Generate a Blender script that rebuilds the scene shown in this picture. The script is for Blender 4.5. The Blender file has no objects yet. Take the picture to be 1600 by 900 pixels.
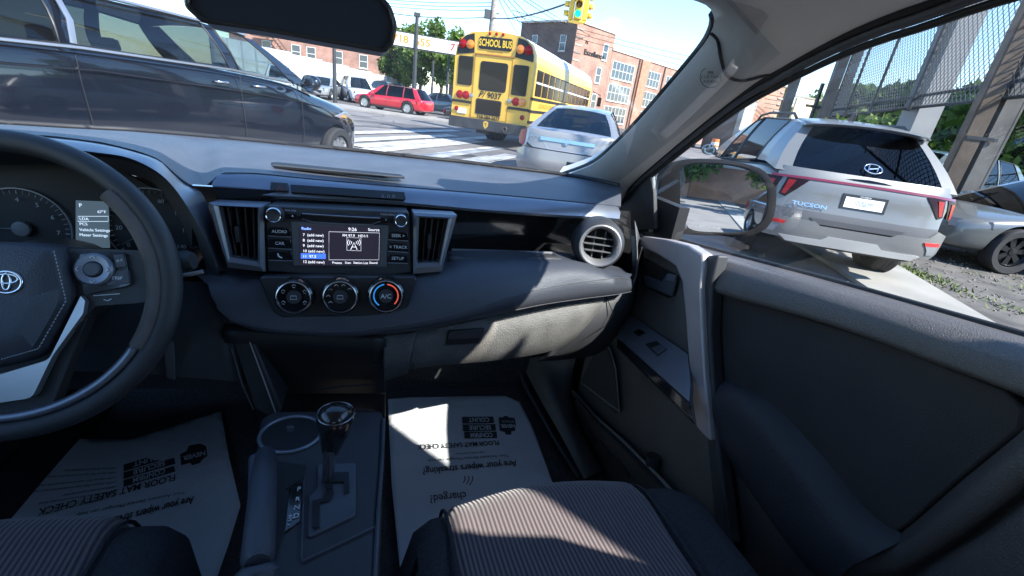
import bpy, bmesh, math, random
from mathutils import Vector, Matrix
from mathutils.geometry import tessellate_polygon
R_ = math.radians
random.seed(7)
SC = bpy.context.scene
COL = SC.collection
V = Vector

# ------------------------------------------------------------------ camera
CAM = V((0.055, 0.0, 1.38))
_yaw, _pit, _rol = R_(18), R_(-22.1), R_(7.9)
_fw = V((math.sin(_yaw)*math.cos(_pit), math.cos(_yaw)*math.cos(_pit), math.sin(_pit)))
_rt = V((math.cos(_yaw), -math.sin(_yaw), 0))
_up = _rt.cross(_fw)
RT = _rt*math.cos(_rol)+_up*math.sin(_rol)
UP = -_rt*math.sin(_rol)+_up*math.cos(_rol)
FOC = 700.0
cd = bpy.data.cameras.new('camera')
cd.sensor_width = 36; cd.lens = FOC/1600*36; cd.clip_start = 0.01; cd.clip_end = 2000
cam = bpy.data.objects.new('camera', cd); COL.objects.link(cam)
cam.matrix_world = Matrix(((RT.x, UP.x, -_fw.x, CAM.x), (RT.y, UP.y, -_fw.y, CAM.y), (RT.z, UP.z, -_fw.z, CAM.z), (0, 0, 0, 1)))
SC.camera = cam

# ------------------------------------------------------------------ world, sun, exposure
SUN_AZ, SUN_EL = 142.0, 43.2       # clockwise from +Y (straight ahead)
w = bpy.data.worlds.new('World'); SC.world = w; w.use_nodes = True
nt = w.node_tree; bg = nt.nodes['Background']
sky = nt.nodes.new('ShaderNodeTexSky'); sky.sky_type = 'NISHITA'; sky.sun_disc = False
sky.sun_elevation = R_(SUN_EL); sky.sun_rotation = R_(SUN_AZ); sky.air_density = 1.1; sky.dust_density = 0.15; sky.ozone_density = 3.0
hs = nt.nodes.new('ShaderNodeHueSaturation'); hs.inputs['Saturation'].default_value = 1.12; nt.links.new(sky.outputs[0], hs.inputs['Color']); nt.links.new(hs.outputs[0], bg.inputs[0]); bg.inputs[1].default_value = 0.15
sd = bpy.data.lights.new('sun', 'SUN'); sd.energy = 4.5; sd.angle = R_(0.53); sd.color = (1.0, 0.95, 0.86)
sun = bpy.data.objects.new('sun', sd); COL.objects.link(sun)
_s = V((math.sin(R_(SUN_AZ))*math.cos(R_(SUN_EL)), math.cos(R_(SUN_AZ))*math.cos(R_(SUN_EL)), math.sin(R_(SUN_EL))))
sun.rotation_euler = _s.to_track_quat('Z', 'Y').to_euler(); sun.location = _s*30
SC.view_settings.view_transform = 'Standard'; SC.view_settings.look = 'None'
SC.view_settings.exposure = 1.8; SC.view_settings.gamma = 1.0; SC.view_settings.use_curve_mapping = False
SC.render.engine = 'CYCLES'
SC.cycles.use_denoising = True
SC.cycles.max_bounces = 8; SC.cycles.diffuse_bounces = 4; SC.cycles.glossy_bounces = 4
SC.cycles.transparent_max_bounces = 16; SC.cycles.transmission_bounces = 4
SC.cycles.sample_clamp_indirect = 6.0
SC.cycles.caustics_reflective = False; SC.cycles.caustics_refractive = False

# ------------------------------------------------------------------ materials
MATS = {}
def mat(name, col, rough=.5, metal=0, noise=None, bump=None, coat=0, emit=None, spec=None):
    """noise=(scale, amount): value variation; bump=(scale, strength)"""
    if name in MATS: return MATS[name]
    m = bpy.data.materials.new(name); m.use_nodes = True; MATS[name] = m
    n = m.node_tree.nodes; l = m.node_tree.links; b = n['Principled BSDF']
    if isinstance(col, (int, float)): col = (col, col, col)
    b.inputs['Base Color'].default_value = (*col, 1); b.inputs['Roughness'].default_value = rough
    b.inputs['Metallic'].default_value = metal
    if coat: b.inputs['Coat Weight'].default_value = coat; b.inputs['Coat Roughness'].default_value = 0.03
    if spec is not None: b.inputs['Specular IOR Level'].default_value = spec
    if emit: b.inputs['Emission Color'].default_value = (*emit[0], 1); b.inputs['Emission Strength'].default_value = emit[1]
    if noise or bump:
        tc = n.new('ShaderNodeTexCoord')
    if noise:
        t = n.new('ShaderNodeTexNoise'); t.inputs['Scale'].default_value = noise[0]; t.inputs['Detail'].default_value = 6
        l.new(tc.outputs['Object'], t.inputs['Vector'])
        r = n.new('ShaderNodeMapRange'); r.inputs[1].default_value = .3; r.inputs[2].default_value = .7
        r.inputs[3].default_value = 1-noise[1]; r.inputs[4].default_value = 1+noise[1]
        l.new(t.outputs[0], r.inputs[0])
        mx = n.new('ShaderNodeVectorMath'); mx.operation = 'SCALE'; mx.inputs[0].default_value = col
        l.new(r.outputs[0], mx.inputs['Scale']); l.new(mx.outputs[0], b.inputs['Base Color'])
        r2 = n.new('ShaderNodeMapRange'); r2.inputs[3].default_value = rough-.06; r2.inputs[4].default_value = min(1, rough+.08)
        l.new(t.outputs[0], r2.inputs[0]); l.new(r2.outputs[0], b.inputs['Roughness'])
    if bump:
        t = n.new('ShaderNodeTexNoise'); t.inputs['Scale'].default_value = bump[0]; t.inputs['Detail'].default_value = 2
        l.new(tc.outputs['Object'], t.inputs['Vector'])
        bp = n.new('ShaderNodeBump'); bp.inputs['Strength'].default_value = bump[1]; bp.inputs['Distance'].default_value = .002
        l.new(t.outputs[0], bp.inputs['Height']); l.new(bp.outputs[0], b.inputs['Normal'])
    return m

def glass(name, tint, refl=1.0):
    if name in MATS: return MATS[name]
    m = bpy.data.materials.new(name); m.use_nodes = True; MATS[name] = m
    n = m.node_tree.nodes; l = m.node_tree.links; n.clear()
    o = n.new('ShaderNodeOutputMaterial'); mx = n.new('ShaderNodeMixShader')
    t = n.new('ShaderNodeBsdfTransparent'); t.inputs[0].default_value = (*tint, 1)
    g = n.new('ShaderNodeBsdfGlossy'); g.inputs['Roughness'].default_value = .015; g.inputs[0].default_value = (refl, refl, refl, 1)
    lw = n.new('ShaderNodeLayerWeight'); lw.inputs[0].default_value = .5
    pw = n.new('ShaderNodeMath'); pw.operation = 'POWER'; pw.inputs[1].default_value = 5; l.new(lw.outputs['Facing'], pw.inputs[0])
    f = n.new('ShaderNodeMath'); f.operation = 'MULTIPLY_ADD'; f.inputs[1].default_value = .9; f.inputs[2].default_value = .06; l.new(pw.outputs[0], f.inputs[0])
    l.new(f.outputs[0], mx.inputs[0]); l.new(t.outputs[0], mx.inputs[1]); l.new(g.outputs[0], mx.inputs[2]); l.new(mx.outputs[0], o.inputs[0])
    return m

def brick(name, c1, c2, mortar, scale=1.0):
    if name in MATS: return MATS[name]
    m = bpy.data.materials.new(name); m.use_nodes = True; MATS[name] = m
    n = m.node_tree.nodes; l = m.node_tree.links; b = n['Principled BSDF']; b.inputs['Roughness'].default_value = .9
    uv = n.new('ShaderNodeUVMap')
    t = n.new('ShaderNodeTexBrick'); t.inputs['Scale'].default_value = scale
    t.inputs['Color1'].default_value = (*c1, 1); t.inputs['Color2'].default_value = (*c2, 1); t.inputs['Mortar'].default_value = (*mortar, 1)
    t.inputs['Mortar Size'].default_value = .012; t.inputs['Brick Width'].default_value = .24; t.inputs['Row Height'].default_value = .08
    ns = n.new('ShaderNodeTexNoise'); ns.inputs['Scale'].default_value = .5; ns.inputs['Detail'].default_value = 8
    l.new(uv.outputs[0], t.inputs['Vector']); l.new(uv.outputs[0], ns.inputs['Vector'])
    r = n.new('ShaderNodeMapRange'); r.inputs[1].default_value = .3; r.inputs[2].default_value = .7; r.inputs[3].default_value = .7; r.inputs[4].default_value = 1.25
    l.new(ns.outputs[0], r.inputs[0])
    mx = n.new('ShaderNodeVectorMath'); mx.operation = 'SCALE'
    l.new(t.outputs[0], mx.inputs[0]); l.new(r.outputs[0], mx.inputs['Scale']); l.new(mx.outputs[0], b.inputs['Base Color'])
    return m

# ------------------------------------------------------------------ geometry helpers
def ray(px, py): return _fw+RT*((px-800)/FOC)-UP*((py-450)/FOC)
def P(px, py, X=None, Y=None, Z=None, pl=None):
    d = ray(px, py)
    if X is not None: t = (X-CAM.x)/d.x
    elif Y is not None: t = (Y-CAM.y)/d.y
    elif Z is not None: t = (Z-CAM.z)/d.z
    else: t = (pl[0]-CAM).dot(pl[1])/d.dot(pl[1])
    return CAM+d*t

def link(name, me, m, parent=None, smooth=None):
    o = bpy.data.objects.new(name, me); COL.objects.link(o)
    if m is not None:
        for mm in (m if isinstance(m, (list, tuple)) else [m]): me.materials.append(mm)
    if smooth is not None:
        for p in me.polygons: p.use_smooth = True
        me.set_sharp_from_angle(angle=R_(smooth))
    if parent is not None: o.parent = parent
    return o

def tag(o, label, cat, group=None, kind=None):
    if label: o['label'] = label
    if cat: o['category'] = cat
    if group: o['group'] = group
    if kind: o['kind'] = kind
    return o
def empty(name, loc=(0, 0, 0), rz=0):
    o = bpy.data.objects.new(name, None); COL.objects.link(o); o.location = loc; o.rotation_euler = (0, 0, rz); o.empty_display_size = .2
    return o
def copy_tree(o, parent=None):
    c = o.copy(); COL.objects.link(c)
    if parent: c.parent = parent
    for ch in [x for x in bpy.data.objects if x.parent == o]: copy_tree(ch, c)
    return c

class MB:
    def __init__(s): s.v = []; s.f = []; s.mi = []; s.uv = {}
    def add(s, vs, fs, mi=0):
        b = len(s.v); s.v += [V(x) for x in vs]; s.f += [tuple(i+b for i in f) for f in fs]; s.mi += [mi]*len(fs); return b
    def box(s, c, d, rot=None, mi=0):
        c = V(c); h = V(d)/2; vs = []
        for x in (-1, 1):
            for y in (-1, 1):
                for z in (-1, 1):
                    q = V((x*h.x, y*h.y, z*h.z)); vs.append(c+(rot @ q if rot else q))
        s.add(vs, [(0, 1, 3, 2), (4, 6, 7, 5), (0, 4, 5, 1), (2, 3, 7, 6), (0, 2, 6, 4), (1, 5, 7, 3)], mi); return s
    def prism(s, pts, off, mi=0):
        """polygon pts extruded by vector off"""
        n = len(pts); off = V(off); pts = [V(p) for p in pts]
        fs = [tuple(range(n)), tuple(range(2*n-1, n-1, -1))]+[(i, i+n, (i+1) % n+n, (i+1) % n) for i in range(n)]
        s.add(pts+[p+off for p in pts], fs, mi); return s
    def tube(s, pts, r, seg=8, closed=False, mi=0, flat=1.0, upv=None):
        pts = [V(p) for p in pts]; n = len(pts); vs = []; up = None
        for i, p in enumerate(pts):
            if closed: t = pts[(i+1) % n]-pts[i-1]
            else: t = pts[min(i+1, n-1)]-pts[max(i-1, 0)]
            t.normalize()
            if upv is not None: up = V(upv)
            if up is None: up = V((0, 0, 1)) if abs(t.z) < .9 else V((1, 0, 0))
            a = (up-t*up.dot(t)).normalized(); b = t.cross(a); up = a
            rr = r[i] if isinstance(r, (list, tuple)) else r
            for k in range(seg):
                an = 2*math.pi*k/seg; vs.append(p+a*math.cos(an)*rr*flat+b*math.sin(an)*rr)
        fs = []
        m = n if closed else n-1
        for i in range(m):
            for k in range(seg):
                j = (i+1) % n; k2 = (k+1) % seg
                fs.append((i*seg+k, i*seg+k2, j*seg+k2, j*seg+k))
        if not closed: fs += [tuple(range(seg-1, -1, -1)), tuple(range((n-1)*seg, n*seg))]
        s.add(vs, fs, mi); return s
    def lathe(s, c, axis, prof, seg=32, mi=0, ref=None, cap=False):
        """prof: list of (radius, height along axis)"""
        c = V(c); ax = V(axis).normalized(); a = V(ref) if ref else (V((0, 0, 1)) if abs(ax.z) < .9 else V((1, 0, 0)))
        a = (a-ax*a.dot(ax)).normalized(); b = ax.cross(a); vs = []
        for r, h in prof:
            for k in range(seg):
                an = 2*math.pi*k/seg; vs.append(c+ax*h+(a*math.cos(an)+b*math.sin(an))*r)
        fs = []
        for i in range(len(prof)-1):
            for k in range(seg):
                k2 = (k+1) % seg; fs.append((i*seg+k, i*seg+k2, (i+1)*seg+k2, (i+1)*seg+k))
        if cap and prof[0][0] > 1e-5: fs.append(tuple(range(seg-1, -1, -1)))
        if cap and prof[-1][0] > 1e-5: fs.append(tuple(range((len(prof)-1)*seg, len(prof)*seg)))
        s.add(vs, fs, mi); return s
    def sphere(s, c, r, seg=12, rings=8, mi=0):
        c = V(c); r = V(r) if not isinstance(r, (int, float)) else V((r, r, r)); vs = []; fs = []
        for i in range(rings+1):
            th = math.pi*i/rings
            for k in range(seg):
                ph = 2*math.pi*k/seg; vs.append(c+V((r.x*math.sin(th)*math.cos(ph), r.y*math.sin(th)*math.sin(ph), r.z*math.cos(th))))
        for i in range(rings):
            for k in range(seg):
                k2 = (k+1) % seg; fs.append((i*seg+k, (i+1)*seg+k, (i+1)*seg+k2, i*seg+k2))
        s.add(vs, fs, mi); return s
    def grid(s, rows, mi=0, closed=False):
        n = len(rows[0]); vs = [p for r in rows for p in r]; fs = []
        for i in range(len(rows)-1):
            for k in range(n if closed else n-1):
                k2 = (k+1) % n; fs.append((i*n+k, i*n+k2, (i+1)*n+k2, (i+1)*n+k))
        s.add(vs, fs, mi); return s
    def wall(s, a, b, z0, z1, mi=0):
        """vertical rectangle a->b (xy) with metric uv"""
        a = V(a); b = V(b); L = (b-a).length
        f0 = len(s.f); s.add([(a.x, a.y, z0), (b.x, b.y, z0), (b.x, b.y, z1), (a.x, a.y, z1)], [(0, 1, 2, 3)], mi)
        s.uv[f0] = [(0, z0), (L, z0), (L, z1), (0, z1)]; return s
    def build(s, name, m, parent=None, smooth=None, bevel=None, sub=0, solid=None, clean=False, seg=2):
        me = bpy.data.meshes.new(name); me.from_pydata(s.v, [], s.f)
        for p, i in zip(me.polygons, s.mi): p.material_index = i
        if s.uv:
            ul = me.uv_layers.new(name='UVMap')
            for fi, uv in s.uv.items():
                for li, q in zip(me.polygons[fi].loop_indices, uv): ul.data[li].uv = q
        bm = bmesh.new(); bm.from_mesh(me)
        if clean: bmesh.ops.remove_doubles(bm, verts=bm.verts, dist=1e-5)
        bmesh.ops.recalc_face_normals(bm, faces=bm.faces); bm.to_mesh(me); bm.free()
        o = link(name, me, m, parent, smooth)
        if bevel:
            mo = o.modifiers.new('bevel', 'BEVEL'); mo.width = bevel; mo.segments = seg; mo.limit_method = 'ANGLE'; mo.angle_limit = R_(35)
            if smooth is None:
                for p in me.polygons: p.use_smooth = True
                me.set_sharp_from_angle(angle=R_(30)); mo.harden_normals = False
        if sub:
            mo = o.modifiers.new('sub', 'SUBSURF'); mo.levels = sub; mo.render_levels = sub
            for p in me.polygons: p.use_smooth = True
        if solid:
            mo = o.modifiers.new('solid', 'SOLIDIFY'); mo.thickness = solid; mo.offset = -1
        return o

def resample(pts, n):
    pts = [V(p) for p in pts]; d = [0]
    for a, b in zip(pts, pts[1:]): d.append(d[-1]+(b-a).length)
    out = []; j = 0
    for i in range(n):
        t = d[-1]*i/(n-1)
        while j < len(pts)-2 and d[j+1] < t: j += 1
        L = d[j+1]-d[j]; u = (t-d[j])/L if L > 0 else 0
        out.append(pts[j].lerp(pts[j+1], min(1, max(0, u))))
    return out
def smooth_line(pts, n=40):
    """Catmull-Rom through pts, resampled to n"""
    pts = [V(p) for p in pts]
    if len(pts) < 3: return resample(pts, n)
    q = [pts[0]*2-pts[1]]+pts+[pts[-1]*2-pts[-2]]; out = []
    for i in range(1, len(q)-2):
        for k in range(12):
            t = k/12; a, b, c, d = q[i-1], q[i], q[i+1], q[i+2]
            out.append(.5*((2*b)+(c-a)*t+(2*a-5*b+4*c-d)*t*t+(3*b-a-3*c+d)*t**3))
    out.append(pts[-1]); return resample(out, n)
def px_rows(rows, x0, x1, n):
    out = []
    for pts, kw in rows:
        r = []
        for i in range(n):
            x = x0+(x1-x0)*i/(n-1); j = 0
            while j < len(pts)-2 and pts[j+1][0] < x: j += 1
            a, b = pts[j], pts[j+1]; t = min(1, max(0, (x-a[0])/(b[0]-a[0]))); y = a[1]+(b[1]-a[1])*t
            r.append(P(x, y, Y=a[2]+(b[2]-a[2])*t) if len(a) == 3 else P(x, y, **kw))
        # light smoothing
        for _ in range(2): r = [r[0]]+[(r[k-1]+r[k]*2+r[k+1])/4 for k in range(1, n-1)]+[r[-1]]
        out.append(r)
    return out
def loft(name, rows, m, parent=None, n=40, ang=40, solid=None, sub=0, curve=True):
    mb = MB(); mb.grid([smooth_line(r, n) if curve else resample(r, n) for r in rows])
    return mb.build(name, m, parent, smooth=ang, solid=solid, sub=sub)
def vloft(name, rows, m, parent=None, n=30, k=24, ang=60, solid=None):
    """rows smoothed in both directions"""
    rr = [smooth_line(r, n) for r in rows]
    cols = [smooth_line([r[i] for r in rr], k) for i in range(n)]
    mb = MB(); mb.grid(cols); return mb.build(name, m, parent, smooth=ang, solid=solid)
def rounded(pts, r=.2, k=4):
    """round polygon corners (fraction r of the shorter edge)"""
    pts = [V(p) for p in pts]; n = len(pts); out = []
    for i in range(n):
        a, b, c = pts[i-1], pts[i], pts[(i+1) % n]; L = min((a-b).length, (c-b).length)*r
        p = b+(a-b).normalized()*L; q = b+(c-b).normalized()*L
        for j in range(k+1):
            t = j/k; out.append(p.lerp(b, t).lerp(b.lerp(q, t), t))
    return out
def plate(name, pts, nrm, thick, m, parent=None, bevel=.0015, rnd=0, lift=0):
    nrm = V(nrm).normalized(); pts = [V(p)+nrm*lift for p in pts]
    if rnd: pts = rounded(pts, rnd)
    mb = MB(); mb.prism(pts, -nrm*thick); return mb.build(name, m, parent, bevel=bevel)
def pp(pl, *q): return [P(x, y, pl=pl) for x, y in q]

def text(name, s, size, loc, rt, up, m, parent=None, align='LEFT', ext=.0004, bold=0, sx=1, valign='CENTER', shear=0):
    c = bpy.data.curves.new(name, 'FONT'); c.body = s; c.size = size; c.align_x = align; c.align_y = valign; c.extrude = ext; c.offset = bold; c.resolution_u = 3; c.shear = shear
    o = bpy.data.objects.new(name, c)
    me = bpy.data.meshes.new_from_object(o); bpy.data.objects.remove(o); bpy.data.curves.remove(c)
    rt = V(rt).normalized(); up = V(up); up = (up-rt*up.dot(rt)).normalized(); n = rt.cross(up)
    me.transform(Matrix(((rt.x*sx, up.x, n.x, loc[0]), (rt.y*sx, up.y, n.y, loc[1]), (rt.z*sx, up.z, n.z, loc[2]), (0, 0, 0, 1))))
    me.materials.clear()
    return link(name, me, m, parent)
# ================================================================== the car we sit in
car = empty('car', (0, 0, 0))
tag(car, 'dark grey cabin around the viewer, with its dashboard, steering wheel, passenger door and seats', 'car')
plastic = mat('dash_plastic', (.075, .083, .10), .46, noise=(14, .22), bump=(900, .35))
plastic_soft = mat('leather_pad', (.052, .057, .070), .42, noise=(7, .1), bump=(650, .5))
plastic_dk = mat('dark_plastic', (.034, .035, .039), .5, noise=(12, .2), bump=(800, .3))
black = mat('black_recess', (.010, .010, .011), .6)
gloss = mat('piano_black', (.012, .012, .013), .12, coat=.5)
silver = mat('satin_silver', (.40, .40, .41), .38, metal=.7, noise=(30, .05))
trimsilver = mat('satin_trim', (.20, .215, .25), .34, metal=.5, noise=(14, .08))
chrome = mat('chrome', (.75, .75, .76), .12, metal=1)
greytrim = mat('pillar_trim', (.72, .71, .69), .85, spec=.2, noise=(6, .06), bump=(500, .25))
headlin = mat('headliner', (.60, .59, .57), .95, spec=.1, noise=(20, .06), bump=(700, .6))
carpet = mat('carpet', (.06, .055, .057), .95, noise=(160, .5), bump=(300, 1.0))
rubber = mat('rubber_seal', (.012, .012, .013), .6)
white_ink = mat('white_marking', (.72, .74, .76), .6)
grey_ink = mat('grey_marking', (.35, .36, .38), .6)
doorpl = mat('door_plastic', (.055, .047, .044), .44, noise=(8, .15), bump=(420, .6))
doorfab = mat('door_insert', (.024, .020, .020), .8, noise=(14, .2), bump=(500, .6))
bronze = mat('handle_trim', (.42, .375, .37), .42, metal=.3, noise=(25, .06))

def L(pts, **k):                                  # pixel rows -> points, each (px, py) or (px, py, Y)
    out = []
    for q in pts:
        if len(q) == 3: out.append(P(q[0], q[1], Y=q[2]))
        else: out.append(P(q[0], q[1], **k))
    return out

# ---- dashboard top
baseline = [(-160, 185), (0, 194), (100, 200), (200, 205), (300, 213), (400, 222), (480, 230), (560, 238), (650, 248), (720, 255), (800, 265), (860, 272), (925, 282), (985, 296)]
base_pts = L(baseline, Z=1.22)
edgeA = [(-160, 204, .79), (0, 206, .80), (90, 213, .80), (160, 222, .80), (213, 235, .80), (249, 248, .80), (270, 268, .80), (292, 287, .81), (316, 295, .83), (330, 284, .85), (343, 269, .86), (400, 270, .87), (497, 280, .88), (625, 291, .89), (750, 301, .90), (860, 311, .91), (933, 318, .93), (970, 322, .95)]
eA = L(edgeA)
fr = [p+V((0, .10, -.05)) for p in base_pts]
b48, a48 = px_rows([(baseline, dict(Z=1.22)), (edgeA, {})], -160, 970, 160); f48 = [p+V((0, .10, -.05)) for p in b48]
mid = [b.lerp(a, .5)+V((0, 0, .003)) for a, b in zip(a48, b48)]
midn = [b.lerp(a, .93)+V((0, 0, .001)) for a, b in zip(a48, b48)]
mb = MB(); mb.grid([f48, b48, mid, midn, a48, [p+V((0, .004, -.010)) for p in a48], [p+V((0, .05, -.03)) for p in a48]])
dash = mb.build('dashboard', plastic, car, smooth=50)
# defroster slot on top
sl = [(424, 259), (432, 258), (625, 277), (632, 281), (600, 280), (430, 264)]
plate('defroster_slot', L(sl, Z=1.2155), (0, 0, 1), .004, black, dash, bevel=0, lift=.006)
mb = MB(); mb.tube(L([(424, 258), (520, 267), (630, 277)], Z=1.223), .0012, 6); mb.build('slot_edge', plastic, dash, smooth=40)

# ---- trim strip under the top pad
t0 = L([(343, 271, .86), (400, 273, .865), (497, 283, .87), (625, 294, .88), (750, 304, .89), (860, 314, .90), (933, 321, .92), (966, 324, .94)])
t1 = L([(328, 298, .825), (400, 304, .83), (497, 309, .835), (625, 316, .84), (750, 327, .85), (860, 335, .87), (933, 339, .89), (968, 342, .91)])
t0 = smooth_line(t0, 60); t1 = smooth_line(t1, 60)
tm = [a.lerp(b, .55)+V((0, -.006, .004)) for a, b in zip(t0, t1)]
mb = MB(); mb.grid([[p+V((0, .03, 0)) for p in t0], t0, tm, t1, [p+V((0, .004, -.006)) for p in t1], [p+V((0, .06, -.01)) for p in t1]])
strip = mb.build('dash_trim', trimsilver, car, smooth=50)
spl = (P(530, 298, Y=.842), V((0, -1, .75)))
plate('display_bar', pp(spl, (454, 289), (632, 301), (634, 312), (630, 314), (455, 302)), spl[1], .006, mat('display_black', (.012, .012, .013), .32), strip, lift=.004)
plate('hazard_button', pp(spl, (424, 286), (451, 288), (452, 301), (426, 300), (423, 297)), spl[1], .006, plastic_dk, strip, lift=.006)
mb = MB(); mb.tube(pp((spl[0]+spl[1].normalized()*.0075, spl[1]), (433, 297), (437, 291), (442, 297)), .0005, 4, closed=True); mb.build('warning_triangle', mat('hazard_red', (.5, .1, .08), .5), strip)
for i, x in enumerate((598, 607, 615)):
    mb = MB(); q = pp((spl[0]+spl[1].normalized()*.0048, spl[1]), (x-2, 309), (x, 303), (x+2, 309)); mb.tube(q, .0005, 4); mb.build('seatbelt_icon', grey_ink, strip)

# ---- instrument hood
o_ = L([(-160, 206, .79), (0, 209, .80), (90, 216, .80), (160, 225, .80), (213, 238, .80), (249, 251, .80), (270, 271, .80), (292, 290, .81), (318, 300, .82), (326, 330, .81), (335, 380, .79), (345, 424, .77)])
i_ = L([(-160, 224, .74), (0, 225, .74), (85, 231, .74), (149, 238, .74), (199, 246, .74), (242, 266, .745), (270, 291, .75), (295, 327, .755), (320, 373, .76), (341, 424, .765)])
d_ = L([(-160, 262, .86), (0, 258, .86), (60, 257, .86), (130, 260, .86), (178, 268, .86), (213, 275, .86), (242, 288, .86), (268, 320, .86), (292, 365, .85), (308, 405, .84), (318, 432, .83)])
o_ = smooth_line(o_, 60); i_ = smooth_line(i_, 60); d_ = smooth_line(d_, 60)
m_ = [a.lerp(b, .5)+V((0, -.004, .004)) for a, b in zip(o_, i_)]
mb = MB(); mb.grid([[p+V((0, .03, -.01)) for p in o_], o_, m_, i_]); hood = mb.build('instrument_hood', trimsilver, car, smooth=50)
mb = MB(); mb.grid([i_, [p+V((0, .004, -.006)) for p in i_], [a.lerp(b, .5)+V((0, 0, .008)) for a, b in zip(i_, d_)], d_, [p+V((0, .04, 0)) for p in d_]]); mb.build('hood_lining', plastic_dk, hood, smooth=50)

# ---- instrument cluster
cpl = (P(150, 345, Y=.90), V((0, -1, .12)))
clu = plate('instrument_cluster', pp(cpl, (-200, 228), (190, 268), (290, 320), (318, 440), (-200, 450)), cpl[1], .01, black, car, bevel=0)
cp2 = (cpl[0]+cpl[1].normalized()*.004, cpl[1])
def pxr(p, r): return r*(p-CAM).dot(_fw)/FOC
def ringtube(name, c, pl, rpx, rt, m, parent, a0=0, a1=360, seg=40):
    ce = P(*c, pl=pl); r = pxr(ce, rpx); ax = pl[1].normalized(); u = V((1, 0, 0)); u = (u-ax*u.dot(ax)).normalized(); v = ax.cross(u)
    if v.z < 0: v = -v
    full = a1-a0 == 360; n = seg if full else seg+1
    pts = [ce+(u*math.cos(R_(a0+(a1-a0)*k/seg))+v*math.sin(R_(a0+(a1-a0)*k/seg)))*r for k in range(n)]
    mb = MB(); mb.tube(pts, rt, 6, closed=full); return mb.build(name, m, parent, smooth=60), ce, r, u, v
dimsilver = mat('gauge_ring', (.25, .26, .28), .4, metal=.5)
lit_white = mat('gauge_numeral', (.4, .42, .45), .6)
for (c, rp, nums, a0, a1, na) in (((36, 357), 62, '012345678', 218, -38, 180), ((240, 357), 62, '020406080100120140'.replace('020406080100120140', '0'), 218, -38, 212)):
    gp = (cp2[0], cp2[1])
    gd, ce, r, u, v = ringtube('gauge', c, gp, rp, .0016, dimsilver, clu)
    lab = ['0', '1', '2', '3', '4', '5', '6', '7', '8'] if c[0] < 100 else ['0', '20', '40', '60', '80', '100', '120', '140']
    for k, s in enumerate(lab):
        a = R_(a0+(a1-a0)*k/(len(lab)-1)); d = u*math.cos(a)+v*math.sin(a)
        text('numeral', s, .010, ce+d*r*.72+cp2[1].normalized()*.001, u, v, lit_white, clu, align='CENTER')
    mb = MB()
    for k in range(33):
        a = R_(a0+(a1-a0)*k/32); d = u*math.cos(a)+v*math.sin(a); mb.tube([ce+d*r*.86, ce+d*r*(.95)], .0004 if k % 4 else .0007, 4)
    mb.build('tick_marks', lit_white, clu)
    a = R_(na); d = u*math.cos(a)+v*math.sin(a)
    mb = MB(); mb.lathe(ce, cp2[1], [(.012, 0), (.012, .006), (.010, .007), (0, .007)], 20); mb.tube([ce+cp2[1].normalized()*.006, ce+cp2[1].normalized()*.006+d*r*.8], [.0012, .0006], 6)
    mb.build('needle', mat('needle', (.16, .16, .16), .6), clu, smooth=40)
dsp = plate('trip_display', pp(cp2, (120, 313), (170, 315), (172, 387), (120, 386)), cp2[1], .003, mat('lcd_blue', (.03, .05, .07), .3, emit=((.16, .25, .33), .12)), clu, bevel=0, lift=.003)
dp3 = (cp2[0]+cp2[1].normalized()*.0045, cp2[1])
lcdtx = mat('lcd_text', (.4, .5, .6), .5, emit=((.6, .75, .9), .35))
def ptext(name, s, px, py, hpx, pl, m, parent, align='LEFT', bold=0, sx=1, tilt=0.03):
    c = P(px, py, pl=pl); n = pl[1].normalized(); rt = P(px+10, py+10*tilt, pl=pl)-c; up = n.cross(rt)
    if up.z < 0: up = -up
    return text(name, s, pxr(c, hpx)*1.35, c, rt, up, m, parent, align=align, bold=bold, sx=sx, ext=.0002)
ptext('lettering', 'P', 123, 321, 6, dp3, lcdtx, dsp); ptext('lettering', '67°F', 152, 331, 4.5, dp3, lcdtx, dsp)
mb = MB(); mb.tube(pp(dp3, (122, 338), (169, 338), (169, 346), (122, 346)), .0004, 4, closed=True); mb.build('selection_frame', lcdtx, dsp)
for s, y in (('LDA', 342), ('PCS', 350), ('Vehicle Settings', 359), ('Meter Settings', 367)):
    ptext('lettering', s, 124, y, 4.6, dp3, lcdtx, dsp)

# ---- recess behind head unit, shelf on the passenger side
bpl = (P(640, 360, Y=.885), V((.22, -1, 0)))
rec = plate('dash_recess', pp(bpl, (300, 290), (985, 330), (990, 460), (300, 470)), bpl[1], .01, gloss, car, bevel=0)
sh = [L([(700, 392, .86), (780, 394, .865), (860, 396, .87), (905, 402, .875)]), L([(700, 404, .80), (780, 404, .815), (860, 404, .83), (905, 408, .845)])]
loft('shelf', sh, plastic_dk, rec, 20, curve=False, solid=.006)
mb = MB(); mb.tube(L([(706, 391, .868), (780, 393, .87), (862, 396, .872)]), .0035, 6); mb.build('shelf_edge', silver, rec, smooth=40)

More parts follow.
